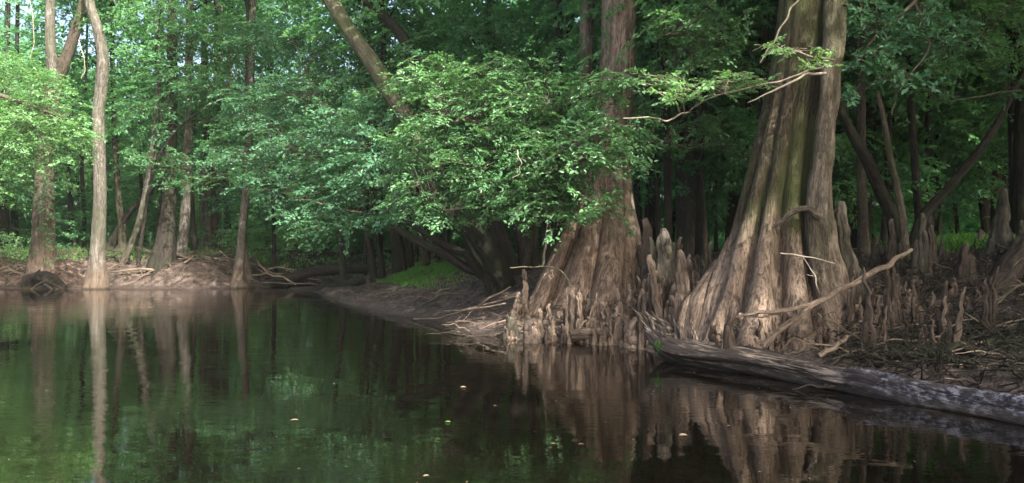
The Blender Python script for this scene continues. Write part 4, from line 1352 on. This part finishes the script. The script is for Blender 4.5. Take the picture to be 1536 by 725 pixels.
def loose(n, x0, x1, y0, y1, lab, grp, smax=1.1, mats=(STICK, TWIG, DARKB), up=.35, w=.014):
    for k in range(n):
        px, Y = rs.uniform(x0, x1), rs.uniform(y0, y1)
        x = (px - CX) / F * Y
        z = max(gz(x, Y), 0) + .02
        an = rs.uniform(-.7, .7) + (math.pi if rs.random() < .5 else 0)
        ln = rs.uniform(.35, smax)
        x2, y2 = x + math.cos(an) * ln, Y + math.sin(an) * ln * .5
        z2 = max(gz(x2, y2), 0) + rs.uniform(.02, up)
        r = rs.uniform(.5, 1.2) * w
        a, b = np.array([x, Y, z]), np.array([x2, y2, z2])
        m = (a + b) / 2 + [rs.uniform(-.05, .05), 0, rs.uniform(-.02, .1)]
        subs = []
        if rs.random() < .5:
            subs = [([m, m + [rs.uniform(-.25, .25), rs.uniform(-.1, .1), rs.uniform(.02, .2)]], [r * .7, r * .3])]
        branch('stick', lab, 'stick', [a, m, b], [r, r, r * .5], mats[k % len(mats)], grp, subs, seg=6, seed=k, wob=.03)


loose(26, 700, 960, 10.8, 12.2, 'thin stick tangled at the water edge before the middle cypress', 'sticks tangled at the middle cypress foot', .8, (TWIG, DARKB, STICK), .25, .011)
loose(44, 1230, 1530, 7.9, 10.8, 'thin stick in the root tangle at the right', 'sticks in the root tangle at the right', 1.0, (STICK, TWIG, DARKB), .5, .012)
loose(16, 1300, 1560, 7.0, 8.4, 'stick lying on the mud just above the grey log end', 'sticks on the mud above the grey log end', .8, (TWIG, DARKB, STICK), .12, .016)
loose(16, 1040, 1260, 8.2, 8.9, 'thin stick lying between the giant cypress and the log', 'sticks between the giant cypress and the log', .6)
loose(36, 0, 400, 25.2, 27, 'driftwood stick on the far left bank edge', 'driftwood sticks along the far bank edge', 2.2, (STICK, BROWN, DARKB), .4, .035)
loose(12, 380, 480, 26, 28, 'pale driftwood stick piled at the creek bend', 'driftwood sticks piled at the creek bend', 2., (TWIG_PALE, STICK, DARKB), .5, .04)
loose(10, 560, 720, 15, 18, 'thin stick lying on the dark mud bank', 'thin sticks lying on the dark mud bank', .8, (STICK, TWIG), .05, .012)

# fine rootlets and twigs nobody could count
def tangle(name, label, x0, x1, y0, y1, n, ln, r0, mat, seed, lift=.12):
    rg = np.random.default_rng(seed)
    px = rg.uniform(x0, x1, n)
    Y = rg.uniform(y0, y1, n)
    x = (px - CX) / F * Y
    d = inland(x, Y)
    k = (d > -.05)
    x, Y = x[k], Y[k]
    z = np.maximum(ground(x, Y), 0) + rg.uniform(0, lift, len(x))
    a = np.stack([x, Y, z], -1)
    dr = rg.normal(0, 1, (len(x), 3)) * [1, .6, .45]
    L_ = ln * rg.uniform(.3, 1.2, len(x))[:, None]
    m = a + nrm(dr) * L_ * .5
    b = m + nrm(dr + rg.normal(0, .5, dr.shape)) * L_ * .5
    for q in (m, b):
        q[:, 2] = np.maximum(q[:, 2], np.maximum(ground(q[:, 0], q[:, 1]), 0) + .01)
    g = Geo()
    sticks(g, a, m, r0)
    sticks(g, m, b, r0 * .65)
    tag(g.build(name, mat), label, 'debris', kind='stuff')


tangle('root_debris', 'tangle of fine dark roots and twigs over the right bank', 1220, 1600, 7.6, 11.8, 1300, .32, .008, DARKB, 1)
tangle('root_debris', 'thin wet roots spread over the mud above the grey log', 1280, 1620, 6.6, 8.8, 700, .4, .011, DARKB, 6, .08)
tangle('root_debris', 'tangle of pale rootlets round the feet of the big cypresses', 690, 1300, 8.3, 12, 1000, .26, .005, STICK, 2)
tangle('root_debris', 'roots and twigs hanging along the far left bank edge', -20, 520, 25.1, 27.5, 900, .7, .014, TWIG, 3, .25)
tangle('mud_debris', 'bits of twig and bark strewn on the dark mud slope', 450, 800, 12, 22, 350, .2, .006, STICK, 4, .01)

# far bank driftwood
branch('driftwood_trunk', 'dark fallen trunk lying at the creek bend before the shrubs', 'log', [P(400, 423, 26.5), P(430, 418, 26.3), P(470, 408, 26), P(520, 404, 25), P(560, 402, 23.5)], [.12, .16, .17, .16, .13], DARKB, seg=20)
branch('driftwood_trunk', 'low dark trunk sloping into the water off the mud point', 'log', [P(440, 434, 24), P(480, 434, 23), P(510, 428, 22), P(545, 420, 21)], [.08, .1, .11, .09], DARKB, seg=16)
branch('dead_branch', 'pale forked dead branch sticking up at the creek bend', 'branch', [P(386, 392, 25.5), P(394, 402, 25.3), P(408, 414, 25.2), P(425, 416, 25.1), P(444, 428, 25)], [.02, .03, .04, .035, .02], STICK,
       subs=[([P(404, 408, 25.2), P(392, 412, 25.1), P(378, 413, 25)], [.03, .025, .012])])
branch('dead_branch', 'pale root branch hanging from the thick brown trunk to the bank', 'branch', [P(70, 345, 26.4), P(76, 380, 26), P(85, 395, 25.8), P(95, 405, 25.4)], [.06, .06, .05, .04], STICK)
root = thing('black_stump', 'black rotten stump lying at the water edge on the left', 'stump', P(62, 432, 24.6))
g = Geo()
tube(g, [P(38, 436, 24.7), P(50, 424, 24.8), P(70, 422, 24.8), P(98, 433, 24.6)], [.15, .30, .25, .10], 30, 40, lambda T, t, Z: 1 + .3 * np.sin(3 * T) * np.sin(6 * t), .5, 4, seed=2)
g.build('stump_body', DARKB, root)
g = Geo()
for a, b in [((40, 440), (92, 410)), ((55, 418), (96, 436)), ((60, 425), (84, 440)), ((45, 425), (60, 405))]:
    tube(g, [P(*a, 24.4), P((a[0] + b[0]) / 2, (a[1] + b[1]) / 2 - 3, 24.2), P(*b, 24.4)], [.04, .05, .02], 8, 20, None, .3, 6)
g.build('stump_roots', DARKB, root)

# hanging vines
for k, (x0, y0, x1, y1, Y, lab) in enumerate([(40, -30, 48, 90, 23, 'thin pale vine hanging beside the forked limb at top left'), (118, 60, 124, 120, 24, 'short pale vine loop hanging near the curved trunk'), (1328, 50, 1340, 175, 9.6, 'thin curved vine hanging right of the giant cypress'),
                                             (776, 225, 772, 270, 10.6, 'thin pale dead twig hanging in the leafy bough')]):
    branch('hanging_vine', lab, 'vine', [P(x0, y0, Y), P((x0 + x1) / 2 + 5, (y0 + y1) / 2, Y), P(x1, y1, Y)], [.0006 * Y, .0005 * Y, .0004 * Y], TWIG_PALE, wob=.04)

# floating leaves and specks
fl = [(435, 632, .065, 'largest pale curled leaf floating in the open water'), (690, 582, .06, 'thin pale leaf floating in the middle of the creek'), (866, 668, .05, 'pale leaf afloat beside the cypress reflection'), (827, 667, .03, None), (1018, 654, .06, 'curled pale leaf floating before the log'),
      (782, 563, .03, None), (948, 661, .02, None), (634, 716, .04, 'yellow leaf floating at the bottom edge'), (667, 634, .05, 'green leaf floating under the middle of the creek'), (310, 470, .04, None), (400, 475, .05, None), (45, 525, .03, None), (1040, 560, .03, None), (560, 520, .03, None), (740, 610, .03, None), (1090, 640, .03, None)]
for k, (px, py, s, lab) in enumerate(fl):
    Y = CH * F / (py - YH)
    p = P(px, py, Y)
    p[2] = .006
    g = Geo()
    for j in range(3 if s > .1 else 1):
        leaves(g, (p + [j * .03, 0, j * .006])[None], np.array([[1, rs.uniform(-.5, .5), .15]]), np.array([[rs.uniform(-.2, .2), rs.uniform(-.3, 0), 1.]]), np.array([s]), .5, True, np.array([rs.uniform(.3, .65)]))
    tag(g.build('floating_leaf', GRASS if lab and 'green' in lab else DEAD, origin=p, smooth_=False), lab or 'tiny pale leaf floating on the dark creek', 'leaf', None if lab else 'tiny pale leaves floating on the creek')

rg = np.random.default_rng(91)
n_ = 900
px = rg.uniform(-40, 1560, n_)
Y = 4.3 + 21 * rg.random(n_) ** 1.6
x = (px - CX) / F * Y
d = inland(x, Y)
k_ = (d < -.02) & (rg.random(n_) < np.where(d > -.5, 1., .16))
x, Y = x[k_], Y[k_]
g = Geo()
leaves(g, np.stack([x, Y, x * 0 + .005], -1), rg.normal(0, 1, (len(x), 3)) * [1, 1, .05], np.array([0, 0, 1.]) + rg.normal(0, .06, (len(x), 3)), rg.uniform(.008, .03, len(x)), .5, False, rg.random(len(x)))
tag(g.build('floating_litter', DEAD, smooth_=False), 'specks of leaf litter drifting on the dark creek', 'litter', kind='stuff')

# ------------------------------------------------------------------ light
w = bpy.data.worlds.new('World')
sc.world = w
w.use_nodes = True
nt = w.node_tree
sky = nt.nodes.new('ShaderNodeTexSky')
sky.sky_type = 'NISHITA'
sky.sun_disc = False
bg = nt.nodes['Background']
nt.links.new(sky.outputs[0], bg.inputs[0])
bg.inputs[1].default_value = .15
sky.air_density = 1.0
sky.dust_density = 7.0
SD = Vector((.50, -.80, .82)).normalized()       # towards the sun
el = math.asin(SD.z)
az = math.atan2(SD.x, SD.y)
sky.sun_elevation = el
sky.sun_rotation = az
L = bpy.data.lights.new('sun', 'SUN')
L.energy = 4.8
L.angle = R(.6)
L.color = (1, .95, .86)
lo = bpy.data.objects.new('sun', L)
COL.objects.link(lo)
lo.rotation_euler = (-SD).to_track_quat('-Z', 'Y').to_euler()
lo.location = (0, 0, 30)

# damp summer air under the trees: far things fade a little
bm_v = [(-150, -40, -2.5), (150, -40, -2.5), (150, 110, -2.5), (-150, 110, -2.5), (-150, -40, 40), (150, -40, 40), (150, 110, 40), (-150, 110, 40)]
hm = bpy.data.meshes.new('haze')
hm.from_pydata(bm_v, [], [(0, 3, 2, 1), (4, 5, 6, 7), (0, 1, 5, 4), (1, 2, 6, 5), (2, 3, 7, 6), (3, 0, 4, 7)])
ho = tag(bpy.data.objects.new('haze', hm), 'faint pale haze in the air under the trees', 'haze', kind='stuff')
COL.objects.link(ho)
m, nt2 = new_mat('haze_air')
oo = nt2.nodes.new('ShaderNodeOutputMaterial')
pv = nt2.nodes.new('ShaderNodeVolumePrincipled')
pv.inputs['Color'].default_value = (.86, .95, .92, 1)
pv.inputs['Density'].default_value = .0004
pv.inputs['Anisotropy'].default_value = .2
nt2.links.new(pv.outputs[0], oo.inputs['Volume'])
hm.materials.append(m)
sc.cycles.volume_bounces = 0

cam = bpy.data.cameras.new('camera')
co = bpy.data.objects.new('camera', cam)
COL.objects.link(co)
co.location = (0, 0, CH)
co.rotation_euler = (R(90), 0, 0)
cam.sensor_width = 36
cam.lens = 36 * F / 1536
cam.shift_y = (YH - 362.5) / 1536
cam.clip_end = 2000
cam.clip_start = .05
sc.camera = co
sc.view_settings.view_transform = 'Standard'
sc.view_settings.look = 'None'
sc.view_settings.exposure = 1.9
sc.view_settings.gamma = 1
sc.cycles.max_bounces = 5
sc.cycles.diffuse_bounces = 3
sc.cycles.glossy_bounces = 2
sc.cycles.transmission_bounces = 2
sc.cycles.transparent_max_bounces = 2
sc.cycles.use_denoising = True
sc.cycles.sample_clamp_indirect = 4
sc.cycles.use_adaptive_sampling = True
